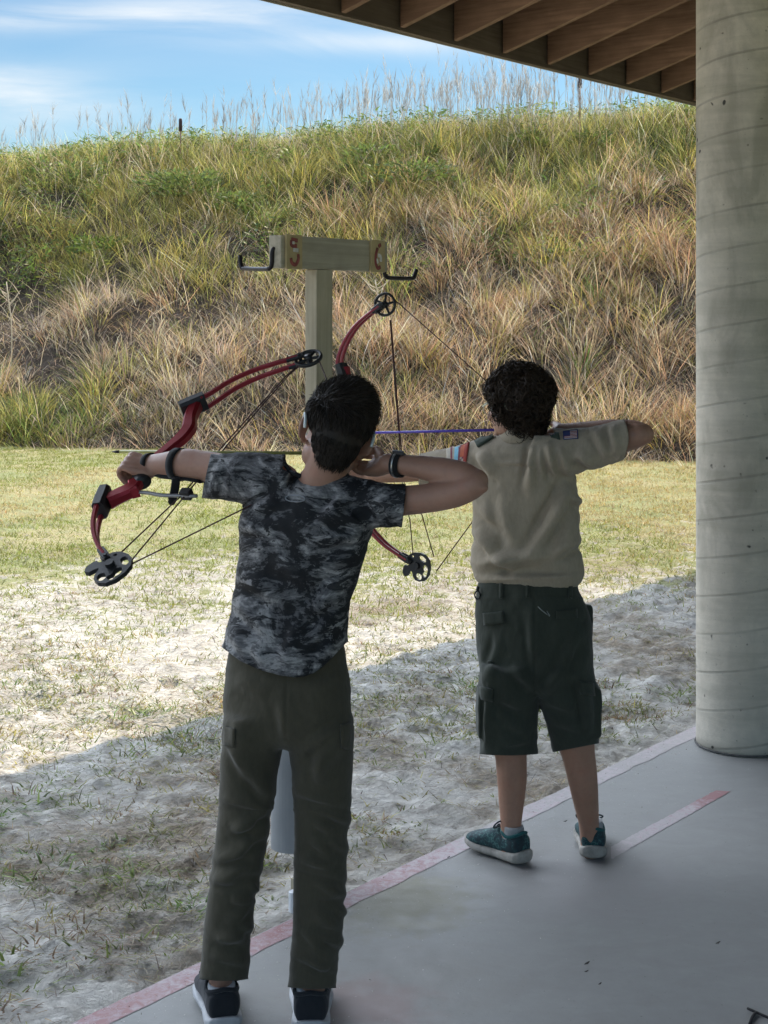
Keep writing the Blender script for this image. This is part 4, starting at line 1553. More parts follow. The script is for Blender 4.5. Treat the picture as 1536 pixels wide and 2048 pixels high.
def arrow(B, tip_uv, col, label):
    tip = B.at(*tip_uv); d = tip - B.N; L_ = np.linalg.norm(d); d /= L_
    root = empty("arrow", B.N); tag(root, label, "arrow", "arrows on the strings")
    b = bmesh.new(); bm_tube(b, [B.N, tip], 0.0042, 10); link_bm("shaft", b, col, root, smooth=True)
    b = bmesh.new(); bm_tube(b, [tip, tip + d * 0.012, tip + d * 0.024], [0.0042, 0.0035, 0.0008], 10); link_bm("point", b, M_STEEL, root, smooth=True)
    b = bmesh.new()
    for k in range(3):
        an = k * 2.094; r = B.up * math.cos(an) + B.n * math.sin(an)
        p = B.N + d * 0.03
        bm_prism(b, [p + r * 0.003, p + d * 0.045 + r * 0.003, p + d * 0.012 + r * 0.013], np.cross(d, r), 0.001)
    link_bm("vane", b, M_BLK, root)


arrow(B1, (240, 903.5), simple("olive_arrow_shaft", (0.26, 0.25, 0.05), 0.35), "olive yellow arrow drawn along the outstretched bare arm")
arrow(B2, (716, 866), simple("purple_arrow_shaft", (0.075, 0.045, 0.42), 0.4), "bright purple arrow drawn by the boy in the khaki shirt")

# debris on the slab
b = bmesh.new()
q = lambda u, v: G(u, v) + W3 * 0.005
bm_tube(b, smooth_path([q(1495, 2021), q(1506, 2026), q(1513, 2029), q(1526, 2035), q(1545, 2043)], 3), 0.0030, 6)
bm_tube(b, smooth_path([q(1513, 2029), q(1505, 2038), q(1500, 2052)], 3), 0.0038, 6)
o = link_bm("dry_twig", b, simple("twig_bark", (0.02, 0.017, 0.018), 0.9), origin=q(1513, 2029), smooth=True)
tag(o, "small dark forked twig lying on the slab at the lower right", "twig")
rg = np.random.default_rng(8)
M_LEAFBIT = simple("leaf_bit", (0.035, 0.028, 0.022), 0.9)
for k, (u, v, r) in enumerate([(1131, 1645, 0.006), (1174, 1930, 0.0085), (1173, 1946, 0.005), (1436, 1889, 0.007), (1200, 1971, 0.0045), (897, 1717, 0.005)]):
    b = bmesh.new(); c = G(u, v) + W3 * 0.004
    th = rg.uniform(-0.5, 0.5)
    ax = np.array([math.cos(th), math.sin(th), 0.1]); ay = np.array([-math.sin(th), math.cos(th), 0.15])
    bm_prism(b, [c - ax * r, c - ax * r * 0.3 + ay * r * 0.35, c + ax * r * 0.6 + ay * r * 0.25 + W3 * 0.002, c + ax * r + W3 * 0.003, c + ax * r * 0.2 - ay * r * 0.3], W3, 0.0012)
    o = link_bm("leaf_bit", b, M_LEAFBIT, origin=c)
    tag(o, ["tiny dark leaf bit on the slab between the teal shoes", "largest dark leaf bit on the open slab in front", "tiny leaf bit just in front of the largest one on the slab",
            "curled leaf bit on the slab below the pillar", "small leaf bit on the slab nearest the lower edge", "tiny leaf bit on the slab left of the teal shoes"][k], "leaf bit", "leaf bits on the slab")
b = bmesh.new()
pp = [P(1490 + 8 * k, 1501 - 1.5 * k - 3 * (k % 2), 5.66 + 0.012 * k) for k in range(8)]
for p in pp: p[2] = 0.012 + 0.008 * rg.random()
bm_tube(b, smooth_path(pp, 3), [0.010 + 0.006 * rg.random() for _ in range(22)], 7)
o = link_bm("crumpled_wrapper", b, simple("wrapper", (0.20, 0.19, 0.19), 0.5, 0.6, 80, 0.6, 120), origin=pp[0])
tag(o, "crumpled grey wrapper lying at the foot of the pillar", "wrapper")
# ================================================================== people
LFT = np.array([-0.906, 0.423, 0.0])       # towards the bow hand
FWD = np.array([0.423, 0.906, 0.0])        # the way the chests face


def skin_mat(name, base):
    t = NT(name)
    v = t.coord()
    f = t.noise(v, 9, 4)
    c = t.ramp(f, [(0.3, tuple(q * 0.88 for q in base)), (0.7, tuple(min(1, q * 1.1) for q in base))])
    c = t.mix(t.math('MULTIPLY', t.ramp(t.noise(v, 85, 4, 0.6), [(0.45, 0.0), (0.7, 1.0)]), 0.3), c, tuple(q * 0.72 for q in base))
    c = t.mix(t.math('MULTIPLY', t.ramp(t.noise(v, 28, 3), [(0.5, 0.0), (0.75, 1.0)]), 0.35), c, (base[0] * 1.05, base[1] * 0.78, base[2] * 0.72))
    t.col(c)
    t.set(Roughness=0.52)
    t.b.inputs['Subsurface Weight'].default_value = 0.08
    t.b.inputs['Subsurface Radius'].default_value = (0.8, 0.3, 0.15)
    t.b.inputs['Subsurface Scale'].default_value = 0.006
    t.bump(t.noise(v, 260, 3), 0.12, 0.001)
    return t.m


def cloth(name, base, var=0.18, weave=900, rough=0.9, wr=0.5):
    t = NT(name)
    v = t.coord()
    f = t.noise(v, 5, 5, 0.6)
    g = t.noise(t.coord((1, 1, 0.35)), 130, 3, 0.7)
    c = t.ramp(f, [(0.3, tuple(q * (1 - var) for q in base)), (0.7, tuple(q * (1 + var) for q in base))])
    c = t.mix(0.22, c, t.ramp(g, [(0.35, tuple(q * 0.7 for q in base)), (0.65, tuple(q * 1.3 for q in base))]))
    t.col(c)
    t.set(Roughness=rough)
    t.b.inputs['Specular IOR Level'].default_value = 0.2
    t.b.inputs['Sheen Weight'].default_value = 0.15
    b1 = t.bump(t.noise(t.coord((1, 1, 0.6)), 24, 4, 0.5, 0.6), wr, 0.006)
    t.bump(t.noise(v, weave, 2), 0.15, 0.0006, b1)
    return t.m


def camo_mat():
    t = NT("camouflage_cloth")
    def brush(scale, rot, sc, seed_off, dist):
        return t.noise(t.coord(sc, rot), scale * 0.72, 6, 0.68, dist)
    warp = t.noise(t.coord(), 7, 3, 0.5)
    a = brush(11, (0.2, 0.5, 0.3), (1.0, 0.8, 1.5), 0, 1.3)
    b = brush(17, (0.9, -0.7, 0.8), (0.8, 0.9, 1.9), 3, 1.6)
    big = brush(4.2, (0, 0.3, 0), (1, 1, 1.3), 5, 0.8)
    streak = t.noise(t.coord((14, 14, 60), (0.0, 0.55, 0.0)), 1.4, 4, 0.65, 0.6)
    m1 = t.math('ADD', t.math('MULTIPLY', a, 0.62), t.math('MULTIPLY', big, 0.38))
    m1 = t.math('ADD', m1, t.math('ADD', t.math('MULTIPLY', t.math('SUBTRACT', streak, 0.5), 0.22), 0.012))
    c = t.ramp(m1, [(0.40, (0.011, 0.012, 0.014)), (0.488, (0.016, 0.017, 0.019)), (0.502, (0.07, 0.071, 0.076)), (0.545, (0.13, 0.13, 0.134)), (0.575, (0.26, 0.257, 0.257)), (0.61, (0.34, 0.335, 0.33)), (0.635, (0.12, 0.12, 0.123))])
    m2 = t.math('ADD', b, t.math('MULTIPLY', t.math('SUBTRACT', streak, 0.5), 0.30))
    c = t.mix(t.ramp(m2, [(0.545, 0.0), (0.58, 0.92)]), c, (0.012, 0.013, 0.015))
    m3 = t.math('ADD', t.math('MULTIPLY', b, 0.5), t.math('MULTIPLY', big, 0.5))
    c = t.mix(t.ramp(t.math('ADD', m3, t.math('MULTIPLY', t.math('SUBTRACT', streak, 0.5), 0.25)), [(0.38, 0.85), (0.43, 0.0)]), c, (0.30, 0.297, 0.30))
    t.col(c)
    t.set(Roughness=0.75)
    t.b.inputs['Specular IOR Level'].default_value = 0.25
    b1 = t.bump(t.noise(t.coord((1, 1, 0.7)), 20, 4, 0.5, 0.8), 0.35, 0.006)
    t.bump(t.noise(t.coord(), 700, 2), 0.12, 0.0006, b1)
    return t.m


M_SKIN1 = skin_mat("skin_light", (0.37, 0.205, 0.145))
M_SKIN2 = skin_mat("skin_tan", (0.36, 0.195, 0.13))
M_CAMO = camo_mat()
M_OLIVE = cloth("olive_trouser_cloth", (0.066, 0.059, 0.040), 0.15)
M_KHAKI = cloth("khaki_shirt_cloth", (0.345, 0.29, 0.215), 0.08, 900, 0.85, 0.55)
M_DGREEN = cloth("dark_green_short_cloth", (0.041, 0.047, 0.036), 0.2)
M_SOCK = cloth("grey_sock", (0.34, 0.34, 0.34), 0.1)
M_SOCKW = cloth("white_sock", (0.62, 0.62, 0.63), 0.05)
M_HAIR1 = simple("dark_brown_hair", (0.024, 0.018, 0.014), 0.55, 0.4, 40, 0.3, 300, 0, 0.22)
M_HAIR2 = simple("curly_brown_hair", (0.036, 0.023, 0.015), 0.55, 0.5, 40, 0.3, 300, 0, 0.22)
M_EYE = simple("eye_white", (0.75, 0.73, 0.70), 0.2, 0.02)


def prings(rows, d, ratio=0.62, grow=1.0, yaw=True):
    """body rings from (height v, left edge, right edge) silhouettes at depth d"""
    out = []
    for row in rows:
        v, xl, xr = row[:3]
        dd = row[3] if len(row) > 3 else d
        c = P((xl + xr) / 2, v, dd); W_ = (xr - xl) / 2 / FP * dd * grow
        if yaw:
            A = W_ / math.sqrt(0.906 ** 2 + (0.423 * ratio) ** 2)
            out.append((c, LFT * A, FWD * A * ratio))
        else:
            out.append((c, np.array([W_, 0, 0]), np.array([0, W_ * ratio, 0])))
    return out


def limb(bm, rows, n=16):
    """rows (u, v, d, radius)"""
    pts = [P(u, v, d) for u, v, d, r in rows]
    sp = smooth_path(pts, 4)
    rr = np.interp(np.arange(len(sp)) / 4, np.arange(len(rows)), [r[3] for r in rows])
    bm_tube(bm, sp, list(rr), n)
    bm_ellipsoid(bm, sp[0], [rr[0], 0, 0], [0, rr[0], 0], [0, 0, rr[0]], 12, 8)
    bm_ellipsoid(bm, sp[-1], [rr[-1], 0, 0], [0, rr[-1], 0], [0, 0, rr[-1]], 12, 8)


def finger(bm, pts, r0, r1):
    sp = smooth_path(pts, 4)
    rr = np.linspace(r0, r1, len(sp))
    bm_tube(bm, sp, list(rr), 10)
    for p, r in ((sp[0], r0), (sp[-1], r1)):
        bm_ellipsoid(bm, p, [r, 0, 0], [0, r, 0], [0, 0, r], 10, 6)


def bow_hand(bm, B, g, wrist):
    """left hand closed round the grip: palm behind it, four fingers round the far side, thumb along the inner side"""
    a, up, lf = B.a, B.up, B.left
    kn = []
    for k, off in enumerate((0.018, 0.000, -0.018, -0.035)):
        L_ = (0.95, 1.05, 1.0, 0.85)[k]
        p = g + up * off
        k0 = p + lf * 0.026 - a * 0.004
        kn.append(k0)
        finger(bm, [k0, p + lf * 0.030 + a * 0.020 * L_, p + lf * 0.010 + a * 0.031, p - lf * 0.013 + a * 0.028 * L_, p - lf * 0.026 + a * 0.010], 0.0086, 0.0068)
    heel = g - a * 0.034 - up * 0.012 + lf * 0.004
    # palm: slab between wrist, knuckles and the web of the thumb
    for q in kn:
        bm_tube(bm, [wrist, heel + (q - kn[1]) * 0.5 + lf * 0.006, q], [0.020, 0.0150, 0.0095], 10)
    bm_ellipsoid(bm, heel, a * 0.028, up * 0.030, lf * 0.018, 14, 10)
    finger(bm, [wrist * 0.4 + heel * 0.6 + up * 0.012 - lf * 0.008, g + up * 0.022 - a * 0.014 - lf * 0.014, g + up * 0.026 + a * 0.006 - lf * 0.024, g + up * 0.022 + a * 0.026 - lf * 0.022], 0.012, 0.0078)


def string_hand(bm, B, wrist):
    """right hand with three fingers hooked on the string at the nock, thumb tucked, little finger curled"""
    a, up, lf = B.a, B.up, B.left
    n0 = B.N
    rt = -lf
    kn = []
    for k, off in enumerate((0.017, -0.010, -0.027, -0.044)):
        p = n0 + up * off
        k0 = p - a * 0.040 + rt * 0.020
        kn.append(k0)
        if k < 3:
            finger(bm, [k0, p - a * 0.012 + rt * 0.020, p + a * 0.010 + rt * 0.009, p + a * 0.009 - rt * 0.006, p - a * 0.010 - rt * 0.009], 0.0086, 0.0066)
        else:
            finger(bm, [k0, p - a * 0.020 + rt * 0.019, p - a * 0.008 + rt * 0.006, p - a * 0.022 - rt * 0.006], 0.0078, 0.0062)
    for q in kn:
        bm_tube(bm, [wrist, wrist * 0.45 + q * 0.55 + rt * 0.004, q], [0.022, 0.0165, 0.0098], 10)
    finger(bm, [wrist * 0.6 + kn[0] * 0.4 - rt * 0.012, n0 - a * 0.055 - rt * 0.010 + up * 0.004, n0 - a * 0.034 - rt * 0.012 - up * 0.010, n0 - a * 0.020 - rt * 0.006 - up * 0.026], 0.0115, 0.0078)


class Head:
    def __init__(s, O, yaw, roll, pitch, k=0.93):
        s.k = k
        F_ = np.array([-math.sin(yaw) * math.cos(pitch), math.cos(yaw) * math.cos(pitch), math.sin(pitch)])
        U_ = np.array([math.sin(roll), 0, math.cos(roll)])
        U_ = U_ - F_ * (U_ @ F_); U_ /= np.linalg.norm(U_)
        s.O, s.F, s.U = np.asarray(O, float), F_, U_
        s.R = np.cross(F_, U_)

    def p(s, x, y, z):
        return s.O + (s.R * x + s.F * y + s.U * z) * s.k

    def loc(s, V):
        d = (V - s.O) / s.k
        return d @ s.R, d @ s.F, d @ s.U

    def e(s, bm, c, r, nu=20, nv=12):
        bm_ellipsoid(bm, s.p(*c), s.R * r[0] * s.k, s.F * r[1] * s.k, s.U * r[2] * s.k, nu, nv)

    def build(s, bm, neck_base, nr):
        s.e(bm, (0, -0.014, 0.044), (0.074, 0.092, 0.079), 32, 20)
        s.e(bm, (0, 0.028, -0.020), (0.062, 0.064, 0.084), 28, 16)
        s.e(bm, (0, -0.040, -0.012), (0.060, 0.060, 0.056), 24, 14)
        s.e(bm, (0, -0.034, -0.045), (0.052, 0.050, 0.045), 24, 14)
        s.e(bm, (0, 0.048, -0.078), (0.040, 0.042, 0.030))
        for sg in (-1, 1):
            s.e(bm, (sg * 0.050, 0.010, -0.052), (0.016, 0.040, 0.030))       # jaw angle
            s.e(bm, (sg * 0.040, 0.066, -0.022), (0.022, 0.020, 0.020))       # cheek
            s.e(bm, (sg * 0.030, 0.082, 0.024), (0.022, 0.010, 0.006))        # brow
            # ear: flared plate with rim
            ax = (s.F * -0.72 + s.R * sg * 0.70); ax /= np.linalg.norm(ax)
            bm_ellipsoid(bm, s.p(sg * 0.082, -0.010, 0.002), ax * 0.018 * s.k, np.cross(ax, s.U) * 0.0055, s.U * 0.031 * s.k, 16, 10)
            rim = [s.p(sg * 0.082, -0.010, 0.002) + (ax * math.cos(t) * 0.016 + s.U * math.sin(t) * 0.029) * s.k for t in np.linspace(-1.2, 2.4, 12)]
            bm_tube(bm, rim, 0.0042, 8)
            bm_ellipsoid(bm, s.p(sg * 0.073, 0.002, -0.026), ax * 0.009, s.R * 0.006, s.U * 0.010, 10, 6)
        bm_tube(bm, [s.p(0, 0.084, 0.018), s.p(0, 0.094, -0.004), s.p(0, 0.104, -0.026), s.p(0, 0.092, -0.034)], [0.007, 0.008, 0.0115, 0.008], 10)
        for sg in (-1, 1):
            s.e(bm, (sg * 0.011, 0.094, -0.028), (0.007, 0.008, 0.006), 10, 6)
        s.e(bm, (0, 0.089, -0.056), (0.021, 0.009, 0.0045), 14, 8)
        s.e(bm, (0, 0.087, -0.064), (0.018, 0.009, 0.005), 14, 8)
        bm_tube(bm, [s.p(0, -0.026, 0.0), s.p(0, -0.026, -0.05), (s.p(0, -0.02, -0.08) + neck_base) / 2, neck_base], [nr * 1.04, nr * 0.98, nr, nr * 1.15], 20)

    def eyes(s, parent):
        for sg in (-1, 1):
            b = bmesh.new(); s.e(b, (sg * 0.030, 0.077, 0.004), (0.0115, 0.0115, 0.0115), 14, 8)
            link_bm("eye", b, M_EYE, parent, smooth=True)


def hair_mesh(head, V, F, line, thick_lo, thick_hi, earx=0.0775):
    """shell of hair grown off the scalp; returns V, F, normals"""
    x, y, z = head.loc(V)
    near = (np.sqrt((x / 0.098) ** 2 + ((y + 0.01) / 0.125) ** 2 + ((z - 0.02) / 0.13) ** 2) < 1.0)
    zl = line(y, x)
    ear = (np.abs(x) > earx) & (np.abs(y + 0.012) < 0.032) & (np.abs(z) < 0.036)
    m = near & (z > zl) & ~ear & (z > -0.09)
    v, f, used = sub_faces(V, F, m)
    E_, c_ = edges_of(f)
    w_ = np.ones(len(v)); w_[np.unique(E_[c_ == 1])] = 0.0
    v = laplace(v, f, 45, 0.5, w_)
    n = normals(v, f)
    if np.mean(np.sum(n * (v - head.O), 1)) < 0: n = -n
    xl, yl, zl_ = head.loc(v)
    over = zl_ - line(yl, xl)
    t = thick_lo * 0.5 + thick_lo * 0.5 * sstep(0.0, 0.02, over) + (thick_hi - thick_lo) * sstep(-0.06, 0.10, zl_) * sstep(0.0, 0.03, over)
    return v, f, n, t


def strand_mesh(paths, width, name):
    """paths (n, k, 3) -> thin ribbons"""
    n, k, _ = paths.shape
    tan = np.gradient(paths, axis=1); tan /= np.linalg.norm(tan, axis=2, keepdims=True) + 1e-9
    rnd = RNG.normal(0, 1, (n, 1, 3))
    sd = np.cross(tan, rnd); sd /= np.linalg.norm(sd, axis=2, keepdims=True) + 1e-9
    w = width * (1 - 0.75 * (np.arange(k) / (k - 1)) ** 2)
    V = np.stack([paths - sd * w[None, :, None] / 2, paths + sd * w[None, :, None] / 2], 2).reshape(-1, 3)
    b = (np.arange(n) * k * 2)[:, None]; kk = np.arange(k - 1)[None] * 2
    F = np.stack([b + kk, b + kk + 1, b + kk + 3, b + kk + 2], -1).reshape(-1, 4)
    return np_mesh(name, V, F)


def sample(V, F, N_, n, rg):
    tri = np.cross(V[F[:, 2]] - V[F[:, 0]], V[F[:, 3]] - V[F[:, 1]])
    ar = np.linalg.norm(tri, axis=1); ar /= ar.sum()
    f = rg.choice(len(F), n, p=ar)
    w = rg.dirichlet([1, 1, 1, 1], n)
    return (V[F[f]] * w[:, :, None]).sum(1), (N_[F[f]] * w[:, :, None]).sum(1)


def patch(name, corners, nx, ny, bvh, mats, idx, parent, lift=0.0015, thick=0.0012):
    """flat badge laid on a garment: corners TL TR BR BL in the photograph"""
    tl, tr, br, bl = (np.array(c, float) for c in corners)
    hits = [q for q in (ray_point(c[0], c[1], bvh, lift) for c in [(tl + br) / 2, tl, tr, br, bl]) if q is not None]
    bvh_depth = float(np.mean([q[1] for q in hits])) if hits else 3.5
    V = []; ok = True
    for i in range(nx + 1):
        for j in range(ny + 1):
            s, t = i / nx, j / ny
            uv = (tl * (1 - s) + tr * s) * (1 - t) + (bl * (1 - s) + br * s) * t
            q = ray_point(uv[0], uv[1], bvh, lift)
            if q is None:
                near = bvh.find_nearest(Vector(P(uv[0], uv[1], bvh_depth)))
                q = np.array(near[0] + near[1] * lift)
            V.append(q)
    V = np.array(V)
    F = []; mi = []
    for i in range(nx):
        for j in range(ny):
            a = i * (ny + 1) + j
            F.append((a, a + ny + 1, a + ny + 2, a + 1)); mi.append(idx(i, j))
    o = link_mesh(name, np_mesh(name, V, np.array(F), mi), mats, parent, smooth=True)
    md = o.modifiers.new("thick", 'SOLIDIFY'); md.thickness = thick; md.offset = 0
    return o


def garment(name, V, F, mat, parent, thick=0.0025):
    me = np_mesh(name, V, F)
    o = link_mesh(name, me, mat, parent)
    md = o.modifiers.new("cloth", 'SOLIDIFY'); md.thickness = thick; md.offset = -1
    return o


def bvh_of(V, F):
    return BVHTree.FromPolygons([tuple(v) for v in V], [tuple(int(i) for i in f) for f in F])


def shoe(name, heel, ang, L_, mats, parent, sole_h=0.026, sock=None, ankle=None, collar_m=None, lace_m=None, roll=0.0):
    """trainer: upper (> collar, laces), sole; heel = ground point under the back of the heel, ang = toe heading from +Y to +X"""
    f = np.array([math.sin(ang), math.cos(ang), 0]); r = np.array([math.cos(ang), -math.sin(ang), 0])
    q = lambda x, y, z: np.asarray(heel, float) + r * x + f * y + W3 * z
    k = L_ / 0.235
    b = bmesh.new()
    prof = [(0.003, 0.026, 0.070), (0.010, 0.034, 0.083), (0.028, 0.039, 0.085), (0.060, 0.040, 0.076), (0.085, 0.041, 0.086), (0.105, 0.042, 0.088), (0.135, 0.045, 0.074),
            (0.165, 0.048, 0.061), (0.195, 0.046, 0.052), (0.218, 0.037, 0.044), (0.234, 0.020, 0.036)]
    bm_loft(b, [(q(0.003 * math.sin(y * 13), y * k, (sole_h * 0.5 + top) / 2 + 0.003), r * w * k, W3 * ((top - sole_h * 0.5) / 2)) for y, w, top in prof], 24, 2.5)
    V, F = remesh(b, 0.003); V = laplace(V, F, 4)
    up = link_mesh(name, np_mesh(name, V, F), mats[0], parent)
    b = bmesh.new()
    out = []
    for y, w in [(-0.008, 0.018), (-0.002, 0.034), (0.015, 0.043), (0.05, 0.044), (0.09, 0.042), (0.13, 0.047), (0.17, 0.052), (0.2, 0.049), (0.225, 0.037), (0.242, 0.016)]:
        out.append((y, w))
    rings = []
    for y, w in out:
        rock = 0.010 * sstep(0.15, 0.24, y) + 0.004 * sstep(0.02, -0.006, y)
        hh = sole_h * (1.0 + 0.35 * sstep(0.09, 0.0, y)) / 2
        rings.append((q(0.003 * math.sin(y * 13), y * k, rock + hh + 0.0012), r * w * k, W3 * hh))
    bm_loft(b, rings, 20, 3.4)
    V, F = remesh(b, 0.003); V = laplace(V, F, 2)
    link_mesh("sole", np_mesh("sole", V, F), mats[1], up)
    b = bmesh.new()
    col = [q(0.035 * k * math.cos(t), (0.046 + 0.039 * math.sin(t)) * k, 0.0815 + 0.010 * max(0, -math.sin(t)) ** 2 + 0.010 * max(0, math.sin(t)) - 0.005 * abs(math.cos(t))) for t in np.linspace(0, 2 * math.pi, 33)]
    bm_tube(b, col, 0.0052, 8)
    link_bm("collar", b, collar_m or mats[0], up, smooth=True)
    if lace_m:
        b = bmesh.new()
        for i in range(4):
            y = 0.100 + 0.017 * i; z = 0.091 - 0.0105 * i
            bm_tube(b, smooth_path([q(-0.024, y, z - 0.010), q(0, y + 0.006, z + 0.001), q(0.024, y, z - 0.010)], 3), 0.0026, 6)
        bm_tube(b, smooth_path([q(0, 0.092, 0.093), q(-0.026, 0.075, 0.114), q(-0.045, 0.078, 0.108), q(-0.036, 0.092, 0.092), q(0, 0.094, 0.093)], 5), 0.0024, 6)
        bm_tube(b, smooth_path([q(0, 0.092, 0.093), q(0.022, 0.085, 0.106), q(0.036, 0.095, 0.098), q(0.020, 0.100, 0.090), q(0, 0.094, 0.093)], 5), 0.0024, 6)
        link_bm("lace", b, lace_m, up, smooth=True)
    if sock is not None:
        b = bmesh.new()
        an = q(0, 0.050 * k, 0.055) if ankle is None else ankle
        bm_tube(b, [q(0, 0.055 * k, 0.045), q(0, 0.050 * k, 0.07), q(0, 0.047 * k, sock[1])], [0.033, 0.0325, 0.0318], 18)
        V, F = remesh(b, 0.003); V = laplace(V, F, 3)
        link_mesh("sock", np_mesh("sock", V, F), sock[0], parent)
    return up


# ------------------------------------------------------------------ first archer
h1 = Head(P(669, 874, 3.53), R(12), R(17), R(-4), 0.93)
neck1 = P(640, 972, 3.535)
b = bmesh.new()
h1.build(b, neck1, 0.049)
bm_loft(b, prings([(958, 590, 690), (980, 530, 728), (1010, 500, 745), (1060, 484, 738), (1130, 486, 715), (1220, 478, 680), (1300, 470, 684), (1370, 470, 680), (1420, 485, 665)], 3.54, 0.52))
wr1 = P(293, 929, 3.755)
limb(b, [(560, 968, 3.58, 0.050), (505, 952, 3.60, 0.044), (455, 941, 3.63, 0.038), (408, 932, 3.665, 0.0362), (375, 928, 3.69, 0.0375), (345, 929, 3.71, 0.0335), (317, 930, 3.735, 0.0285), (295, 929, 3.752, 0.0245)])
G1 = B1.at(276, 938)
bow_hand(b, B1, G1, wr1)
limb(b, [(690, 1005, 3.50, 0.052), (745, 1006, 3.475, 0.042), (810, 1001, 3.44, 0.0335), (860, 996, 3.42, 0.0325), (910, 986, 3.40, 0.0325), (945, 972, 3.38, 0.0290), (953, 962, 3.383, 0.0275)])
bm_ellipsoid(b, P(960, 976, 3.366), [0.020, 0, 0], [0, 0.014, 0], [0, 0, 0.013], 12, 8)
limb(b, [(953, 965, 3.383, 0.0275), (925, 951, 3.405, 0.0315), (880, 942, 3.435, 0.0315), (838, 934, 3.465, 0.0262), (800, 929, 3.49, 0.0232), (775, 926, 3.505, 0.0225)])
string_hand(b, B1, P(776, 929, 3.505))
for rows in ([(508, 1470, 3.535, 0.058), (491, 1600, 3.533, 0.046), (471, 1750, 3.53, 0.040), (455, 1880, 3.525, 0.036), (441, 1962, 3.53, 0.0275), (440, 2015, 3.532, 0.026)],
             [(640, 1470, 3.52, 0.058), (644, 1600, 3.517, 0.046), (640, 1750, 3.513, 0.042), (630, 1880, 3.505, 0.036), (626, 1985, 3.51, 0.0275), (625, 2025, 3.512, 0.026)]):
    limb(b, rows)
V1, F1 = remesh(b, 0.0034)
V1 = laplace(V1, F1, 5, 0.5)
base1 = np.array([P(530, 1500, 3.52)[0], 3.52, 0.0])
p1 = link_mesh("person", np_mesh("person", V1, F1), M_SKIN1, origin=base1)
tag(p1, "boy in black and grey camouflage shirt and olive trousers drawing a canted bow", "person", "boys shooting bows")
h1.eyes(p1)

# hair: short back and sides, longer swept top
line1 = lambda y, x: 0.9 * np.clip(np.abs(x) - 0.026, 0, 0.05) * (y < -0.03) + np.interp(y, [-0.12, -0.06, -0.040, -0.024, -0.008, 0.012, 0.030, 0.06, 0.10], [-0.078, -0.078, -0.060, -0.006, 0.036, 0.0, 0.02, 0.066, 0.085])
hv, hf, hn, ht = hair_mesh(h1, V1, F1, line1, 0.0030, 0.0125)
x_, y_, z_ = h1.loc(hv)
ht = ht + 0.009 * sstep(0.06, 0.13, z_) * sstep(-0.07, 0.03, x_) + 0.003 * (fbm(x_ * 45, z_ * 45 + y_ * 30, 301, 3) - 0.5)
hv = laplace(hv + hn * ht[:, None], hf, 6)
hair1 = link_mesh("hair", np_mesh("hair", hv, hf), M_HAIR1, p1)
rg = np.random.default_rng(310)
hnn = normals(hv, hf)
sp_, sn_ = sample(hv, hf, hnn, 15000, rg)
lx, ly, lz = h1.loc(sp_)
topw = sstep(0.02, 0.12, lz + rg.normal(0, 0.012, 15000))[:, None]
flow_b = -h1.U * 1.0 + h1.R * rg.normal(0, 0.25, (15000, 1))
flow_t = h1.R * (0.75 + rg.normal(0, 0.25, (15000, 1))) + h1.F * (0.35 + rg.normal(0, 0.3, (15000, 1))) + h1.U * 0.25
fl = flow_b * (1 - topw) + flow_t * topw
fl = fl - sn_ * np.sum(fl * sn_, 1, keepdims=True); fl /= np.linalg.norm(fl, axis=1, keepdims=True) + 1e-9
ln_ = (0.016 + 0.024 * topw[:, 0]) * rg.uniform(0.6, 1.2, 15000)
lift_ = (0.30 + 0.22 * topw[:, 0] * rg.random(15000))
kk = 5
path = np.empty((15000, kk, 3))
for q_ in range(kk):
    s_ = q_ / (kk - 1)
    path[:, q_] = sp_ - sn_ * 0.002 + fl * (ln_ * s_)[:, None] + sn_ * (ln_ * lift_ * s_ * (1 - 0.45 * s_))[:, None]
link_mesh("strands", strand_mesh(path, 0.0016, "strands"), M_HAIR1, hair1, smooth=False)

# camouflage shirt
b = bmesh.new()
bm_loft(b, prings([(948, 596, 690), (958, 578, 700), (975, 535, 722), (1000, 503, 742), (1035, 482, 750), (1065, 475, 742), (1110, 476, 727), (1160, 471, 712), (1215, 463, 696)], 3.54, 0.63) + prings([(1260, 452, 693)], 3.535, 0.70) + prings([(1300, 444, 696), (1350, 442, 698), (1400, 442, 700)], 3.53, 0.76), 36, 2.2)


def cone(bm, rows):
    pts = [P(u, v, d) for u, v, d, r in rows]
    bm_tube(bm, pts, [r[3] for r in rows], 22)


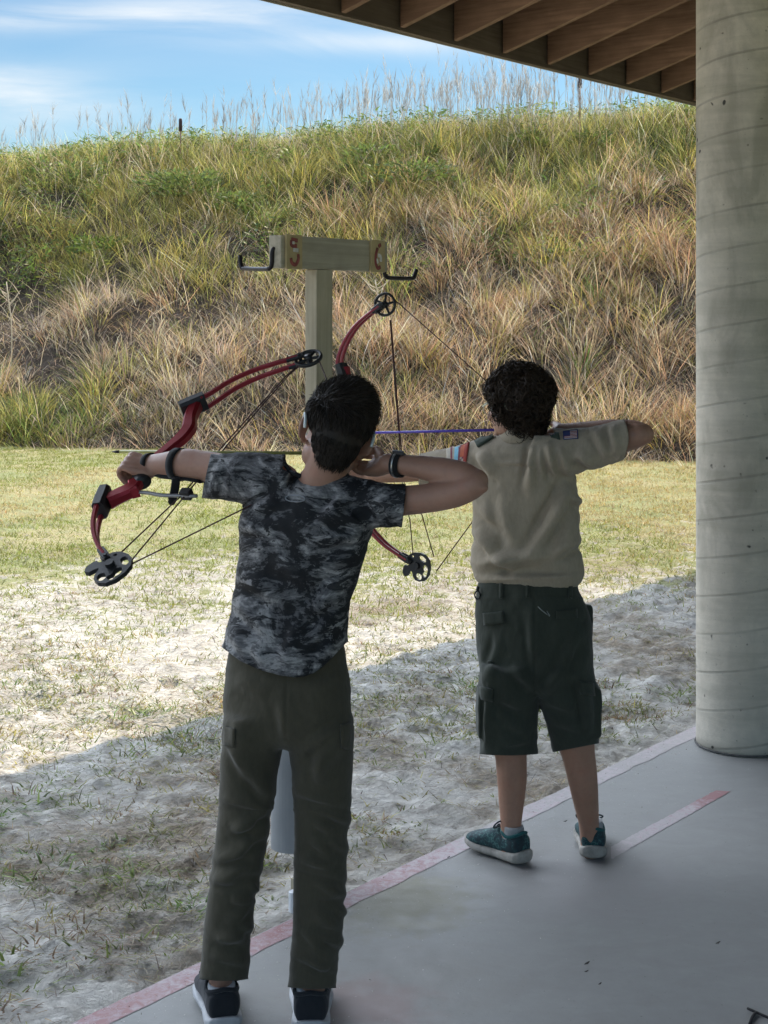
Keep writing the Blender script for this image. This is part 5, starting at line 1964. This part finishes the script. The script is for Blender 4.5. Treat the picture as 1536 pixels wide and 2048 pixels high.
cone(b, [(590, 975, 3.56, 0.070), (540, 963, 3.58, 0.066), (500, 955, 3.60, 0.062), (455, 953, 3.63, 0.057), (415, 951, 3.655, 0.0545), (380, 949, 3.68, 0.053)])
cone(b, [(640, 1000, 3.54, 0.075), (700, 1008, 3.50, 0.064), (750, 1010, 3.475, 0.053), (808, 1011, 3.44, 0.0475), (850, 1011, 3.42, 0.047)])
VS, FS = remesh(b, 0.0042)
VS = laplace(VS, FS, 9, 0.5)
NS = normals(VS, FS)
sd = 3.44
VS = folds(VS, NS, [(P(u1, v1, sd), P(u2, v2, sd), w, am) for u1, v1, u2, v2, w, am in [(a_, b_, c_, d_, w_, m_ * 2.2) for a_, b_, c_, d_, w_, m_ in [
    (480, 1035, 560, 1000, 0.012, 0.006), (476, 1050, 540, 1060, 0.012, 0.006), (485, 1010, 530, 970, 0.010, 0.005), (745, 1055, 660, 1020, 0.013, 0.007), (735, 1070, 640, 1075, 0.012, 0.006), (725, 1100, 640, 1130, 0.012, 0.005),
    (690, 990, 640, 1050, 0.012, 0.005), (760, 990, 790, 1040, 0.009, 0.004), (735, 985, 760, 1040, 0.010, 0.004), (480, 1150, 560, 1200, 0.014, 0.006), (475, 1200, 540, 1270, 0.014, 0.006), (690, 1160, 610, 1230, 0.015, 0.006),
    (685, 1220, 620, 1280, 0.013, 0.006), (460, 1260, 500, 1310, 0.011, 0.005), (540, 1120, 620, 1160, 0.016, 0.004), (600, 1250, 560, 1330, 0.013, 0.005), (670, 1270, 640, 1320, 0.011, 0.005), (505, 1290, 530, 1330, 0.01, 0.004), (440, 925, 425, 985, 0.009, 0.004), (470, 920, 455, 1000, 0.010, 0.004)]]])
u_, v_ = pix(VS)
VS = VS + normals(VS, FS) * ((fbm(u_ / 34, v_ / 48, 401, 3) - 0.5) * 0.007)[:, None]


def cut_shirt1(V):
    u, v = pix(V)
    hem = np.interp(u, [430, 447, 480, 520, 560, 590, 610, 628, 645, 660, 675, 692, 710], [1284, 1297, 1322, 1340, 1351, 1355, 1353, 1346, 1334, 1320, 1304, 1286, 1276])
    g = (hem - v)
    g = np.minimum(g, np.where((u < 470) & (v < 1080), u - (412 + (950 - v) * 0.20 + np.abs(v - 950) * 0.03), 1e3))
    g = np.minimum(g, np.where(u > 770, (808 - (v - 1010) * 0.09) - u, 1e3))
    r = np.sqrt(((V - P(634, 948, 3.535)) ** 2 * np.array([1, 1, 1.0])).sum(1))
    neck = v - np.interp(u, [560, 580, 625, 680, 700], [936, 944, 962, 954, 948])
    near = (u > 565) & (u < 705) & (v < 985)
    g = np.minimum(g, np.where(near, neck, 1e3))
    return g * 0.00115


VS, FS = cut(VS, FS, cut_shirt1, 0.0042)
shirt1 = garment("shirt", VS, FS, M_CAMO, p1, 0.003)
bv1 = bvh_of(VS, FS)
# printed oval mark between the shoulders
b = bmesh.new()
for cx_, cy_, rx, ry, t0, t1 in ((587, 997, 16, 6.5, 0.9, 5.6), (594, 997.5, 16, 6.5, -2.4, 2.3)):
    pp = [ray_point(cx_ + rx * math.cos(t), cy_ + ry * math.sin(t) + (cx_ + rx * math.cos(t) - 590) * 0.03, bv1, 0.0008) for t in np.linspace(t0, t1, 22)]
    pp = [q for q in pp if q is not None]
    bm_tube(b, pp, 0.0014, 6)
link_bm("printed_mark", b, simple("grey_print", (0.24, 0.25, 0.27), 0.6), shirt1, smooth=True)
# neckband
b = bmesh.new()
E_, c_ = edges_of(FS)
rim = np.unique(E_[c_ == 1]); rim = rim[(pix(VS[rim])[0] > 560) & (pix(VS[rim])[0] < 706) & (pix(VS[rim])[1] < 990)]
if len(rim) > 12:
    pr = VS[rim]; c0_ = pr.mean(0); an = np.arctan2(pr[:, 1] - c0_[1], pr[:, 0] - c0_[0]); o_ = np.argsort(an); pr = pr[o_][::4]
    pr = np.concatenate([pr, pr[:1]]); 
    for _ in range(3): pr[1:-1] = pr[1:-1] * 0.5 + (pr[2:] + pr[:-2]) * 0.25
    bm_tube(b, list(pr), 0.0055, 8)
    link_bm("neckband", b, M_CAMO, shirt1, smooth=True)
else:
    b.free()

# olive trousers
b = bmesh.new()
bm_loft(b, prings([(1255, 468, 682), (1290, 458, 688), (1330, 453, 694)], 3.53, 0.60) + prings([(1380, 447, 701), (1430, 444, 705)], 3.525, 0.64) + prings([(1462, 448, 702)], 3.525, 0.58) + prings([(1485, 470, 680)], 3.525, 0.50), 36, 2.2)
LEGL = [(1420, 447, 580), (1460, 443, 574), (1490, 441, 567), (1550, 439, 555), (1610, 437, 546), (1650, 433, 540), (1692, 430, 534), (1760, 419, 521), (1835, 410, 508), (1917, 401, 499), (1962, 398, 496), (2000, 396, 494)]
LEGR = [(1420, 572, 706), (1460, 574, 708), (1494, 577, 708), (1530, 581, 707), (1565, 584, 705), (1617, 588, 701), (1681, 588, 695), (1752, 587, 692), (1850, 585, 686), (1917, 580, 677), (1980, 574, 671), (2020, 572, 669)]
for LG, da, db in ((LEGL, 3.535, 3.528), (LEGR, 3.520, 3.508)):
    rr = []
    for k, (v, l, r) in enumerate(LG):
        rr += prings([(v, l, r, da + (db - da) * k / 11)], 3.5, 1.0 + 0.32 * (1 - sstep(1440, 1640, v)), 1.0, False)
    bm_loft(b, rr, 28, 2.2)
VT, FT = remesh(b, 0.0042)
VT = laplace(VT, FT, 12, 0.5)
VT = laplace(VT, FT, 40, 0.5, ((lambda u, v: np.exp(-((v - 1470) / 45) ** 2))(*pix(VT))))
rg = np.random.default_rng(500)
fs = [(455, 1470, 500, 1560, 0.012, 0.007), (470, 1440, 490, 1500, 0.012, 0.005), (500, 1540, 542, 1602, 0.012, 0.007), (700, 1440, 610, 1500, 0.012, 0.007), (690, 1470, 600, 1560, 0.012, 0.006), (640, 1500, 638, 1570, 0.011, 0.006),
      (590, 1580, 690, 1610, 0.010, 0.006), (560, 1400, 575, 1480, 0.012, 0.004), (470, 1360, 540, 1390, 0.016, 0.004), (690, 1350, 610, 1390, 0.016, 0.004), (445, 1600, 540, 1612, 0.008, 0.005)]
for k in range(17):
    v = 1630 + 18 * k + rg.uniform(-6, 6); l_, r_ = np.interp(v, [q[0] for q in LEGL], [q[1] for q in LEGL]), np.interp(v, [q[0] for q in LEGL], [q[2] for q in LEGL])
    a_, c_ = sorted(rg.uniform(0.05, 0.95, 2)); fs.append((l_ + (r_ - l_) * a_, v + rg.uniform(-18, 22), l_ + (r_ - l_) * min(1, c_ + 0.25), v + rg.uniform(-26, 6), 0.009, rg.uniform(0.003, 0.0062)))
    v = 1635 + 19 * k + rg.uniform(-6, 6); l_, r_ = np.interp(v, [q[0] for q in LEGR], [q[1] for q in LEGR]), np.interp(v, [q[0] for q in LEGR], [q[2] for q in LEGR])
    a_, c_ = sorted(rg.uniform(0.05, 0.95, 2)); fs.append((l_ + (r_ - l_) * a_, v + rg.uniform(-22, 8), l_ + (r_ - l_) * min(1, c_ + 0.25), v + rg.uniform(0, 28), 0.009, rg.uniform(0.003, 0.0062)))
VT = folds(VT, normals(VT, FT), [(P(u1, v1, 3.44), P(u2, v2, 3.44), w, am * 2.1) for u1, v1, u2, v2, w, am in fs])
u_, v_ = pix(VT)
zk = np.where(u_ < 560, 1616 + (u_ - 490) * 0.02, 1622 + (u_ - 640) * 0.05)
VT = VT + normals(VT, FT) * ((fbm(u_ / 30, v_ / 40, 411, 3) - 0.5) * 0.006 + 0.0022 * np.exp(-((v_ - zk) / 2.6) ** 2) - 0.0025 * np.exp(-((u_ - 572) / 3.0) ** 2) * (v_ < 1480))[:, None]
cut_tr = lambda V: (lambda u, v: np.where(u < 538, (1958 + 4 * np.sin((u - 398) / 98 * 3.1)) - v, (1974 + (u - 574) * 0.02 + 3 * np.sin((u - 574) / 96 * 3.1)) - v) * 0.00115)(*pix(V))
VT, FT = cut(VT, FT, cut_tr, 0.0042)
tr1 = garment("trousers", VT, FT, M_OLIVE, p1, 0.003)
bvt = bvh_of(VT, FT)
for cs in ([(450, 1452), (472, 1458), (471, 1494), (449, 1488)], [(680, 1450), (700, 1444), (700, 1500), (681, 1496)]):
    patch("pocket_flap", cs, 5, 6, bvt, [M_OLIVE], lambda i, j: 0, tr1, 0.003, 0.004)

# shoes of the first archer
M_SHBLK = cloth("charcoal_knit", (0.020, 0.022, 0.026), 0.2, 500)
M_SHWHT = simple("white_sole", (0.40, 0.405, 0.415), 0.6, 0.12, 30, 0.2, 60)
hl = P(449, 2066, FP * HC / (2066 - 632)); hl[2] = 0.004
hr = P(621, 2073, FP * HC / (2073 - 632)); hr[2] = 0.004
shoe("shoe", hl, R(-14), 0.24, (M_SHBLK, M_SHWHT), p1, 0.021, (M_SOCKW, 0.090), None, M_SHBLK, M_SHBLK)
shoe("shoe", hr, R(-3), 0.24, (M_SHBLK, M_SHWHT), p1, 0.021, (M_SOCKW, 0.090), None, M_SHBLK, M_SHBLK)


# arm guard, watch, glasses
def band(name, c, axis, rx, width, thick, mat, parent, ref, ratio=1.0, t0=0, t1=2 * math.pi):
    """strap round a limb"""
    axis = np.asarray(axis, float); axis /= np.linalg.norm(axis)
    u = np.asarray(ref, float); u = u - axis * (u @ axis); u /= np.linalg.norm(u); w = np.cross(axis, u)
    n = 36; V = []; F = []
    for k in range(n + 1):
        t = t0 + (t1 - t0) * k / n
        d = u * math.cos(t) * ratio + w * math.sin(t)
        dn = d / np.linalg.norm(d)
        for rr, s in ((0, -1), (0, 1), (thick, 1), (thick, -1)):
            V.append(c + d * rx + dn * rr + axis * s * width / 2)
    for k in range(n):
        for j in range(4):
            F.append((k * 4 + j, k * 4 + (j + 1) % 4, k * 4 + 4 + (j + 1) % 4, k * 4 + 4 + j))
    F.append((0, 1, 2, 3)); F.append((n * 4 + 3, n * 4 + 2, n * 4 + 1, n * 4))
    return link_mesh(name, np_mesh(name, np.array(V), np.array(F)), mat, parent, smooth=False)


M_STRAP = cloth("black_webbing", (0.012, 0.012, 0.013), 0.2, 600)
ax1 = P(300, 930, 3.75) - P(400, 932, 3.67)
b = bmesh.new()
gp = [P(404, 962, 3.655), P(375, 957, 3.675), P(345, 953, 3.70), P(318, 950, 3.725), P(298, 947, 3.745)]
for i in range(1): bm_tube(b, smooth_path(gp, 4), [0.014] * 6 + [0.018] * 6 + [0.012] * 5, 12, flat=(W3, 0.42))
ag = link_bm("arm_guard", b, M_STRAP, p1, smooth=True)
band("strap", P(358, 929, 3.70), ax1 + W3 * 0.006, 0.0378, 0.021, 0.0022, M_STRAP, ag, W3)
band("strap", P(300, 930, 3.748), ax1 + np.array([0, 0, -0.018]), 0.0270, 0.015, 0.0022, M_STRAP, ag, W3)
b = bmesh.new()
sp_ = smooth_path([P(352, 955, 3.668), P(351, 970, 3.66), P(348, 986, 3.66), P(343, 1002, 3.665), P(337, 1006, 3.67)], 4)
bm_tube(b, sp_, [0.0105] * (len(sp_) - 4) + [0.010, 0.008, 0.006, 0.004], 8, flat=(np.array([0.1, 1, 0]), 0.16))
link_bm("strap_end", b, M_STRAP, ag, smooth=True)
wx = P(775, 929, 3.505) - P(838, 936, 3.465)
wt = band("wristwatch", P(797, 929.5, 3.492), wx, 0.0250, 0.021, 0.0035, M_STRAP, p1, W3)
b = bmesh.new(); bm_box(b, P(796, 909, 3.492) + W3 * 0.004, wx / np.linalg.norm(wx), np.array([0, 1, 0]), W3, 0.015, 0.015, 0.005, 0.003); link_bm("watch_case", b, M_BLK, wt)
band("keeper", P(795, 929.5, 3.493), wx, 0.0286, 0.004, 0.0015, simple("keeper_steel", (0.5, 0.5, 0.5), 0.3, 0.05, 20, 0, 100, 0.8), wt, W3)
M_GLS = simple("pale_glasses_frame", (0.62, 0.68, 0.68), 0.25, 0.05, 20, 0.0)


def glasses(h, parent, mat):
    b = bmesh.new()
    for sg in (-1, 1):
        bm_tube(b, smooth_path([h.p(sg * 0.066, 0.090, 0.010), h.p(sg * 0.078, 0.05, 0.020), h.p(sg * 0.086, 0.012, 0.028), h.p(sg * 0.0895, -0.012, 0.035), h.p(sg * 0.0885, -0.034, 0.026), h.p(sg * 0.0855, -0.050, 0.000)], 4), [0.0026] * 12 + [0.0034] * 9, 8)
        rim = [h.p(sg * (0.033 + 0.029 * math.cos(t)), 0.100 - 0.010 * abs(0.033 + 0.029 * math.cos(t)) / 0.06, 0.004 + 0.021 * math.sin(t)) for t in np.linspace(0, 2 * math.pi, 25)]
        bm_tube(b, rim, 0.0022, 6)
    bm_tube(b, [h.p(-0.006, 0.101, 0.010), h.p(0.006, 0.101, 0.010)], 0.0022, 6)
    link_bm("glasses", b, mat, parent, smooth=True)


glasses(h1, p1, M_GLS)

# ------------------------------------------------------------------ second archer
h2 = Head(P(1033, 820, 4.62), R(38), R(3), R(-2), 0.93)
neck2 = P(1045, 895, 4.615)
b = bmesh.new()
h2.build(b, neck2, 0.050)
bm_loft(b, prings([(878, 1005, 1090), (900, 965, 1125), (940, 955, 1135), (1000, 960, 1138), (1080, 962, 1135), (1160, 968, 1140), (1240, 970, 1160), (1310, 985, 1150)], 4.615, 0.52))
wr2 = P(742, 951, 4.925)
limb(b, [(1000, 918, 4.64, 0.055), (950, 924, 4.68, 0.046), (905, 931, 4.74, 0.040), (860, 938, 4.80, 0.0355), (815, 943, 4.85, 0.034), (780, 947, 4.885, 0.0295), (744, 951, 4.923, 0.0245)])
G2 = B2.at(713, 953)
bow_hand(b, B2, G2, wr2)
limb(b, [(1100, 905, 4.56, 0.058), (1140, 900, 4.53, 0.050), (1200, 889, 4.50, 0.042), (1250, 877, 4.465, 0.040), (1280, 870, 4.445, 0.034), (1288, 868, 4.445, 0.030)])
limb(b, [(1288, 868, 4.445, 0.030), (1265, 863, 4.475, 0.034), (1220, 861, 4.525, 0.033), (1175, 862, 4.575, 0.029), (1140, 863, 4.615, 0.0255), (1122, 863, 4.635, 0.0245)])
string_hand(b, B2, P(1124, 863, 4.633))
limb(b, [(1020, 1400, 4.61, 0.072), (1020, 1470, 4.60, 0.058), (1022, 1515, 4.595, 0.0475), (1024, 1560, 4.592, 0.045), (1023, 1605, 4.588, 0.0385), (1022, 1640, 4.582, 0.0325), (1022, 1668, 4.578, 0.0305), (1020, 1705, 4.575, 0.029)])
limb(b, [(1130, 1400, 4.59, 0.072), (1148, 1470, 4.58, 0.060), (1157, 1510, 4.578, 0.050), (1165, 1555, 4.578, 0.0455), (1172, 1605, 4.585, 0.038), (1177, 1640, 4.60, 0.0315), (1179, 1665, 4.605, 0.030), (1181, 1700, 4.61, 0.029)])
V2, F2 = remesh(b, 0.0036)
V2 = laplace(V2, F2, 5, 0.5)
base2 = np.array([P(1090, 1700, 4.58)[0], 4.58, 0.0])
p2 = link_mesh("person", np_mesh("person", V2, F2), M_SKIN2, origin=base2)
tag(p2, "curly haired boy in khaki shirt and dark green shorts drawing an upright bow", "person", "boys shooting bows")
h2.eyes(p2)

line2 = lambda y, x: np.interp(y, [-0.12, -0.05, -0.035, -0.015, 0.010, 0.030, 0.06, 0.10], [-0.080, -0.080, -0.060, -0.030, -0.010, 0.02, 0.056, 0.075])
hv, hf, hn, ht = hair_mesh(h2, V2, F2, line2, 0.006, 0.020, 0.2)
x_, y_, z_ = h2.loc(hv)
ht = ht + 0.030 * (fbm(x_ * 26 + 3, z_ * 24 + y_ * 17, 321, 3) - 0.5)
hv = laplace(hv + hn * ht[:, None], hf, 3)
hair2 = link_mesh("hair", np_mesh("hair", hv, hf), M_HAIR2, p2)
rg = np.random.default_rng(330)
hnn = normals(hv, hf)
nS = 5200
sp_, sn_ = sample(hv, hf, hnn, nS, rg)
t1 = np.cross(sn_, rg.normal(0, 1, (nS, 3))); t1 /= np.linalg.norm(t1, axis=1, keepdims=True); t2 = np.cross(sn_, t1)
kk = 11
rad = rg.uniform(0.006, 0.016, nS); turns = rg.uniform(0.7, 1.7, nS) * rg.choice([-1, 1], nS); rise = rg.uniform(0.004, 0.026, nS)
drop = -h2.U * 0.010 + np.zeros((nS, 3))
path = np.empty((nS, kk, 3))
for q_ in range(kk):
    s_ = q_ / (kk - 1); an = turns * 2 * math.pi * s_
    path[:, q_] = sp_ - sn_ * 0.006 + t1 * (rad * (1 - np.cos(an)))[:, None] + t2 * (rad * np.sin(an))[:, None] + sn_ * (rise * np.sin(s_ * 2.2))[:, None] + drop * s_ ** 2
link_mesh("curls", strand_mesh(path, 0.0030, "curls"), M_HAIR2, hair2, smooth=False)

# khaki shirt
b = bmesh.new()
bm_loft(b, prings([(862, 1008, 1086), (872, 990, 1102), (886, 962, 1128), (905, 947, 1142), (940, 944, 1145), (985, 948, 1149), (1040, 948, 1149), (1085, 946, 1154), (1122, 944, 1163), (1142, 944, 1166), (1158, 950, 1160), (1170, 960, 1148), (1200, 968, 1140)], 4.615, 0.64), 36, 2.2)
cone(b, [(1010, 915, 4.63, 0.078), (975, 919, 4.66, 0.068), (940, 924, 4.69, 0.061), (905, 930, 4.74, 0.056), (865, 936, 4.79, 0.052), (820, 940, 4.84, 0.05)])
cone(b, [(1080, 908, 4.57, 0.082), (1130, 905, 4.54, 0.071), (1170, 898, 4.52, 0.065), (1210, 889, 4.495, 0.060), (1250, 877, 4.468, 0.0555), (1290, 868, 4.44, 0.053)])
VK, FK = remesh(b, 0.0048)
VK = laplace(VK, FK, 8, 0.5)
sd = 4.50
VK = folds(VK, normals(VK, FK), [(P(u1, v1, sd), P(u2, v2, sd), w, am) for u1, v1, u2, v2, w, am in [(a_, b_, c_, d_, w_, m_ * 2.9) for a_, b_, c_, d_, w_, m_ in [
    (1072, 888, 1056, 980, 0.012, 0.010), (1098, 884, 1112, 955, 0.012, 0.009), (1086, 885, 1085, 960, 0.010, 0.007), (1120, 890, 1140, 950, 0.012, 0.007), (958, 905, 985, 950, 0.012, 0.007),
    (952, 1060, 995, 1112, 0.013, 0.010), (990, 1108, 1030, 1142, 0.013, 0.009), (1142, 965, 1098, 1040, 0.015, 0.010), (1120, 1010, 1060, 1110, 0.016, 0.009), (1150, 1010, 1112, 1105, 0.014, 0.009), (1136, 990, 1152, 1012, 0.008, 0.008),
    (955, 1128, 1100, 1112, 0.014, 0.010), (1100, 1112, 1158, 1075, 0.014, 0.009), (960, 1010, 1010, 1060, 0.014, 0.006), (1000, 985, 1030, 1100, 0.016, 0.005), (1150, 905, 1190, 930, 0.012, 0.007), (1190, 860, 1215, 915, 0.010, 0.006), (1225, 850, 1232, 905, 0.009, 0.005),
    (960, 1150, 1150, 1142, 0.008, -0.006), (984, 927, 1072, 927, 0.004, 0.003)]]])
u_, v_ = pix(VK)
VK = VK + normals(VK, FK) * ((fbm(u_ / 30, v_ / 40, 421, 3) - 0.5) * 0.008)[:, None]


def cut_k(V):
    u, v = pix(V)
    g = np.where(u < 900, u - 838, 1e3)
    g = np.minimum(g, np.where(u > 1215, (1247 + 10 * np.cos((v - 877) / 40 * 1.5)) - u, 1e3))
    near = (u > 985) & (u < 1110) & (v < 905)
    g = np.minimum(g, np.where(near, v - 871, 1e3))
    return g * 0.00149


VK, FK = cut(VK, FK, cut_k, 0.0048)
sh2 = garment("shirt", VK, FK, M_KHAKI, p2, 0.003)
bvk = bvh_of(VK, FK)
# turned-down collar
b = bmesh.new()
cc = P(1047, 868, 4.615)
n = 40
rings = []
for k in range(n):
    t = 2 * math.pi * k / n
    d_ = LFT * math.cos(t) + FWD * math.sin(t)
    gap = 1.0
    top = cc + d_ * 0.058 + W3 * (0.020 - 0.012 * max(0, math.sin(t)))
    out_ = cc + d_ * 0.080 * np.array([1, 1, 0]) + W3 * (-0.022 - 0.012 * abs(math.cos(t)))
    mid = cc + d_ * 0.069 + W3 * 0.016
    ins = cc + d_ * 0.055 - W3 * 0.012
    rings.append([b.verts.new(x) for x in (ins, top, mid, out_)])
for k in range(n):
    a_, c_ = rings[k], rings[(k + 1) % n]
    for j in range(3): b.faces.new((a_[j], c_[j], c_[j + 1], a_[j + 1]))
o = link_bm("collar", b, M_KHAKI, sh2, smooth=True)
md = o.modifiers.new("cloth", 'SOLIDIFY'); md.thickness = 0.003
M_FB = simple("flag_blue", (0.035, 0.045, 0.14), 0.8); M_FR = simple("flag_red", (0.30, 0.05, 0.055), 0.8); M_FW = simple("flag_white", (0.52, 0.50, 0.50), 0.8)
patch("flag_patch", [(1126, 863), (1156, 860), (1157, 878), (1127, 880)], 15, 13, bvk, [M_FB, M_FR, M_FW], lambda i, j: (0 if (i < 7 and j < 8) or i in (0, 14) or j in (0, 12) else (1 if j % 2 == 0 else 2)), sh2, 0.002)
M_PB = simple("patch_beige", (0.40, 0.36, 0.30), 0.8); M_PL = simple("patch_light_blue", (0.22, 0.50, 0.66), 0.8); M_PM = simple("patch_maroon", (0.20, 0.04, 0.06), 0.8); M_PO = simple("patch_red_orange", (0.50, 0.11, 0.05), 0.8)
bands = [0, 0, 2, 0, 1, 1, 2, 4, 4, 3, 3]


def pidx(i, j):
    k = bands[i]
    if i in (7, 8) and j > 6: return 0 if (i + j) % 3 else 2
    if k == 4: return 4
    return {0: 0, 1: 1, 2: 2, 3: 3}[k]


patch("shoulder_patch", [(893, 899), (940, 881), (932, 933), (896, 938)], 11, 12, bvk, [M_PB, M_PL, M_PM, simple("patch_red", (0.36, 0.055, 0.04), 0.8), M_PO], pidx, sh2, 0.002)
M_LOOP = cloth("green_shoulder_loop", (0.045, 0.06, 0.045), 0.1)
patch("shoulder_loop", [(950, 884), (984, 866), (989, 876), (957, 896)], 6, 3, bvk, [M_LOOP], lambda i, j: 0, sh2, 0.004, 0.005)
patch("shoulder_loop", [(1100, 866), (1118, 868), (1120, 880), (1102, 876)], 5, 3, bvk, [M_LOOP], lambda i, j: 0, sh2, 0.004, 0.005)

# dark green cargo shorts
b = bmesh.new()
bm_loft(b, prings([(1158, 958, 1150), (1175, 957, 1153), (1205, 954, 1168), (1240, 953, 1178), (1290, 955, 1182), (1335, 957, 1183)], 4.605, 0.64) + prings([(1362, 966, 1174)], 4.605, 0.58) + prings([(1384, 990, 1150)], 4.605, 0.50), 36, 2.2)
bm_loft(b, prings([(1325, 956, 1095), (1380, 954, 1080)], 4.60, 1.12, 1.0, False) + prings([(1400, 953, 1076), (1440, 954, 1074)], 4.60, 1.0, 1.0, False) + prings([(1480, 957, 1075), (1545, 962, 1077)], 4.60, 0.94, 1.0, False), 28, 2.3)
bm_loft(b, prings([(1325, 1055, 1186), (1380, 1070, 1192)], 4.59, 1.12, 1.0, False) + prings([(1400, 1078, 1194), (1440, 1089, 1195)], 4.585, 1.05, 1.0, False) + prings([(1480, 1101, 1197), (1540, 1112, 1198)], 4.585, 1.0, 1.0, False), 28, 2.3)
for cu, cv, dd, s in ((966, 1425, 4.60, -1), (1186, 1418, 4.585, 1)):
    c_ = P(cu, cv, dd)
    bm_box(b, c_, np.array([1, 0, 0]), np.array([0, 1, 0]), W3, 0.019, 0.060, 0.072, 0.010)
bm_box(b, P(1176, 1245, 4.61), np.array([1, 0, 0]), np.array([0, 1, 0]), W3, 0.014, 0.02, 0.055, 0.008)
VG, FG = remesh(b, 0.0048)
VG = laplace(VG, FG, 8, 0.5)
VG = laplace(VG, FG, 40, 0.5, ((lambda u, v: np.exp(-((v - 1365) / 32) ** 2) * (np.abs(u - 1075) < 85))(*pix(VG))))
rg = np.random.default_rng(520)
fs = [(1000, 1270, 980, 1360, 0.012, 0.006), (1160, 1260, 1120, 1330, 0.013, 0.007), (1172, 1290, 1150, 1360, 0.012, 0.006), (1020, 1330, 1070, 1380, 0.012, 0.007), (1130, 1330, 1085, 1385, 0.012, 0.007), (965, 1290, 975, 1400, 0.012, 0.005), (1160, 1350, 1178, 1470, 0.010, 0.008),
      (978, 1380, 972, 1500, 0.009, 0.008), (1010, 1440, 1060, 1470, 0.012, 0.004), (1110, 1440, 1170, 1460, 0.012, 0.004), (1000, 1490, 1060, 1480, 0.010, 0.004), (1060, 1220, 1070, 1330, 0.012, 0.004), (1000, 1395, 1050, 1420, 0.012, 0.005), (1095, 1400, 1150, 1420, 0.012, 0.005)]
VG = folds(VG, normals(VG, FG), [(P(u1, v1, 4.48), P(u2, v2, 4.48), w, am * 2.1) for u1, v1, u2, v2, w, am in fs])
u_, v_ = pix(VG)
VG = VG + normals(VG, FG) * ((fbm(u_ / 26, v_ / 36, 431, 3) - 0.5) * 0.008 + 0.002 * np.exp(-((v_ - 1196) / 2.5) ** 2) - 0.003 * np.exp(-((u_ - 1070) / 2.5) ** 2) * (v_ < 1390) * (v_ > 1196))[:, None]
cut_g = lambda V: (lambda u, v: np.minimum(np.where(u < 1090, (1508 + 3 * np.sin((u - 960) / 115 * 3.1)) - v, (1504 - (u - 1107) * 0.19) - v), v - 1166) * 0.00149)(*pix(V))
VG, FG = cut(VG, FG, cut_g, 0.0048)
so2 = garment("shorts", VG, FG, M_DGREEN, p2, 0.0035)
bvg = bvh_of(VG, FG)
patch("pocket_flap", [(968, 1226), (1008, 1222), (1010, 1246), (970, 1250)], 8, 5, bvg, [M_DGREEN], lambda i, j: 0, so2, 0.004, 0.005)
patch("pocket_flap", [(1112, 1222), (1152, 1218), (1154, 1236), (1113, 1238)], 8, 5, bvg, [M_DGREEN], lambda i, j: 0, so2, 0.004, 0.005)
for cs in ([(964, 1372), (986, 1378), (985, 1402), (963, 1397)], [(1160, 1362), (1184, 1366), (1186, 1392), (1162, 1387)]):
    patch("cargo_flap", cs, 6, 4, bvg, [M_DGREEN], lambda i, j: 0, so2, 0.005, 0.006)
for uu in (1000, 1052, 1136):
    patch("belt_loop", [(uu, 1168), (uu + 7, 1168), (uu + 7, 1196), (uu, 1196)], 2, 4, bvg, [M_DGREEN], lambda i, j: 0, so2, 0.004, 0.004)
b = bmesh.new()
pp = [ray_point(u, v, bvg, 0.001) for u, v in ((1076, 1213), (1084, 1221), (1092, 1227), (1099, 1233), (1094, 1222), (1100, 1231))]
pp = [q for q in pp if q is not None]
bm_tube(b, pp, 0.0016, 6); link_bm("stitched_mark", b, simple("pale_thread", (0.25, 0.27, 0.25), 0.8), so2, smooth=True)
b = bmesh.new()
kc = P(956, 1188, 4.60)
bm_tube(b, [kc + np.array([0, 0, 0.022]), kc + np.array([-0.002, -0.004, 0.012])], 0.005, 8)
bm_tube(b, [kc + np.array([math.cos(t) * 0.008 - 0.002, -0.004, math.sin(t) * 0.012 - 0.002]) for t in np.linspace(0, 2 * math.pi, 19)], 0.0025, 6)
link_bm("key_clip", b, M_BLK, so2, smooth=True)


def teal_mat():
    t = NT("teal_mesh_shoe")
    v = t.coord()
    f = t.noise(v, 34, 4, 0.6, 1.2)
    wv = t.n("ShaderNodeTexVoronoi", feature='DISTANCE_TO_EDGE'); t.l(v, wv.inputs[0]); wv.inputs['Scale'].default_value = 95
    c = t.ramp(f, [(0.35, (0.014, 0.024, 0.030)), (0.55, (0.013, 0.048, 0.055)), (0.68, (0.024, 0.082, 0.082))])
    ln_ = t.math('MULTIPLY', t.ramp(wv.outputs[0], [(0.0, 1.0), (0.09, 0.0)]), t.ramp(f, [(0.45, 0.0), (0.6, 0.8)]))
    t.col(t.mix(ln_, c, (0.10, 0.22, 0.20)))
    t.set(Roughness=0.8)
    t.bump(t.noise(v, 500, 2), 0.3, 0.001)
    return t.m


M_TEAL = teal_mat()
M_TEALC = cloth("teal_collar", (0.020, 0.095, 0.097), 0.1)
M_SOLEB = simple("dusty_beige_sole", (0.32, 0.295, 0.26), 0.8, 0.25, 40, 0.4, 60)
M_LACE2 = cloth("dark_lace", (0.03, 0.045, 0.05), 0.1)
hl = P(1050, 1731, FP * HC / (1731 - 632)); hl[2] = 0.004
hr = P(1187, 1722, FP * HC / (1722 - 632)); hr[2] = 0.004
for hpt, an in ((hl, R(-42)), (hr, R(3))):
    up_ = shoe("shoe", hpt, an, 0.228, (M_TEAL, M_SOLEB), p2, 0.028, (M_SOCK, 0.104), None, M_TEALC, M_LACE2)
glasses(h2, p2, simple("pale_yellow_glasses", (0.60, 0.58, 0.42), 0.3, 0.05, 20, 0))
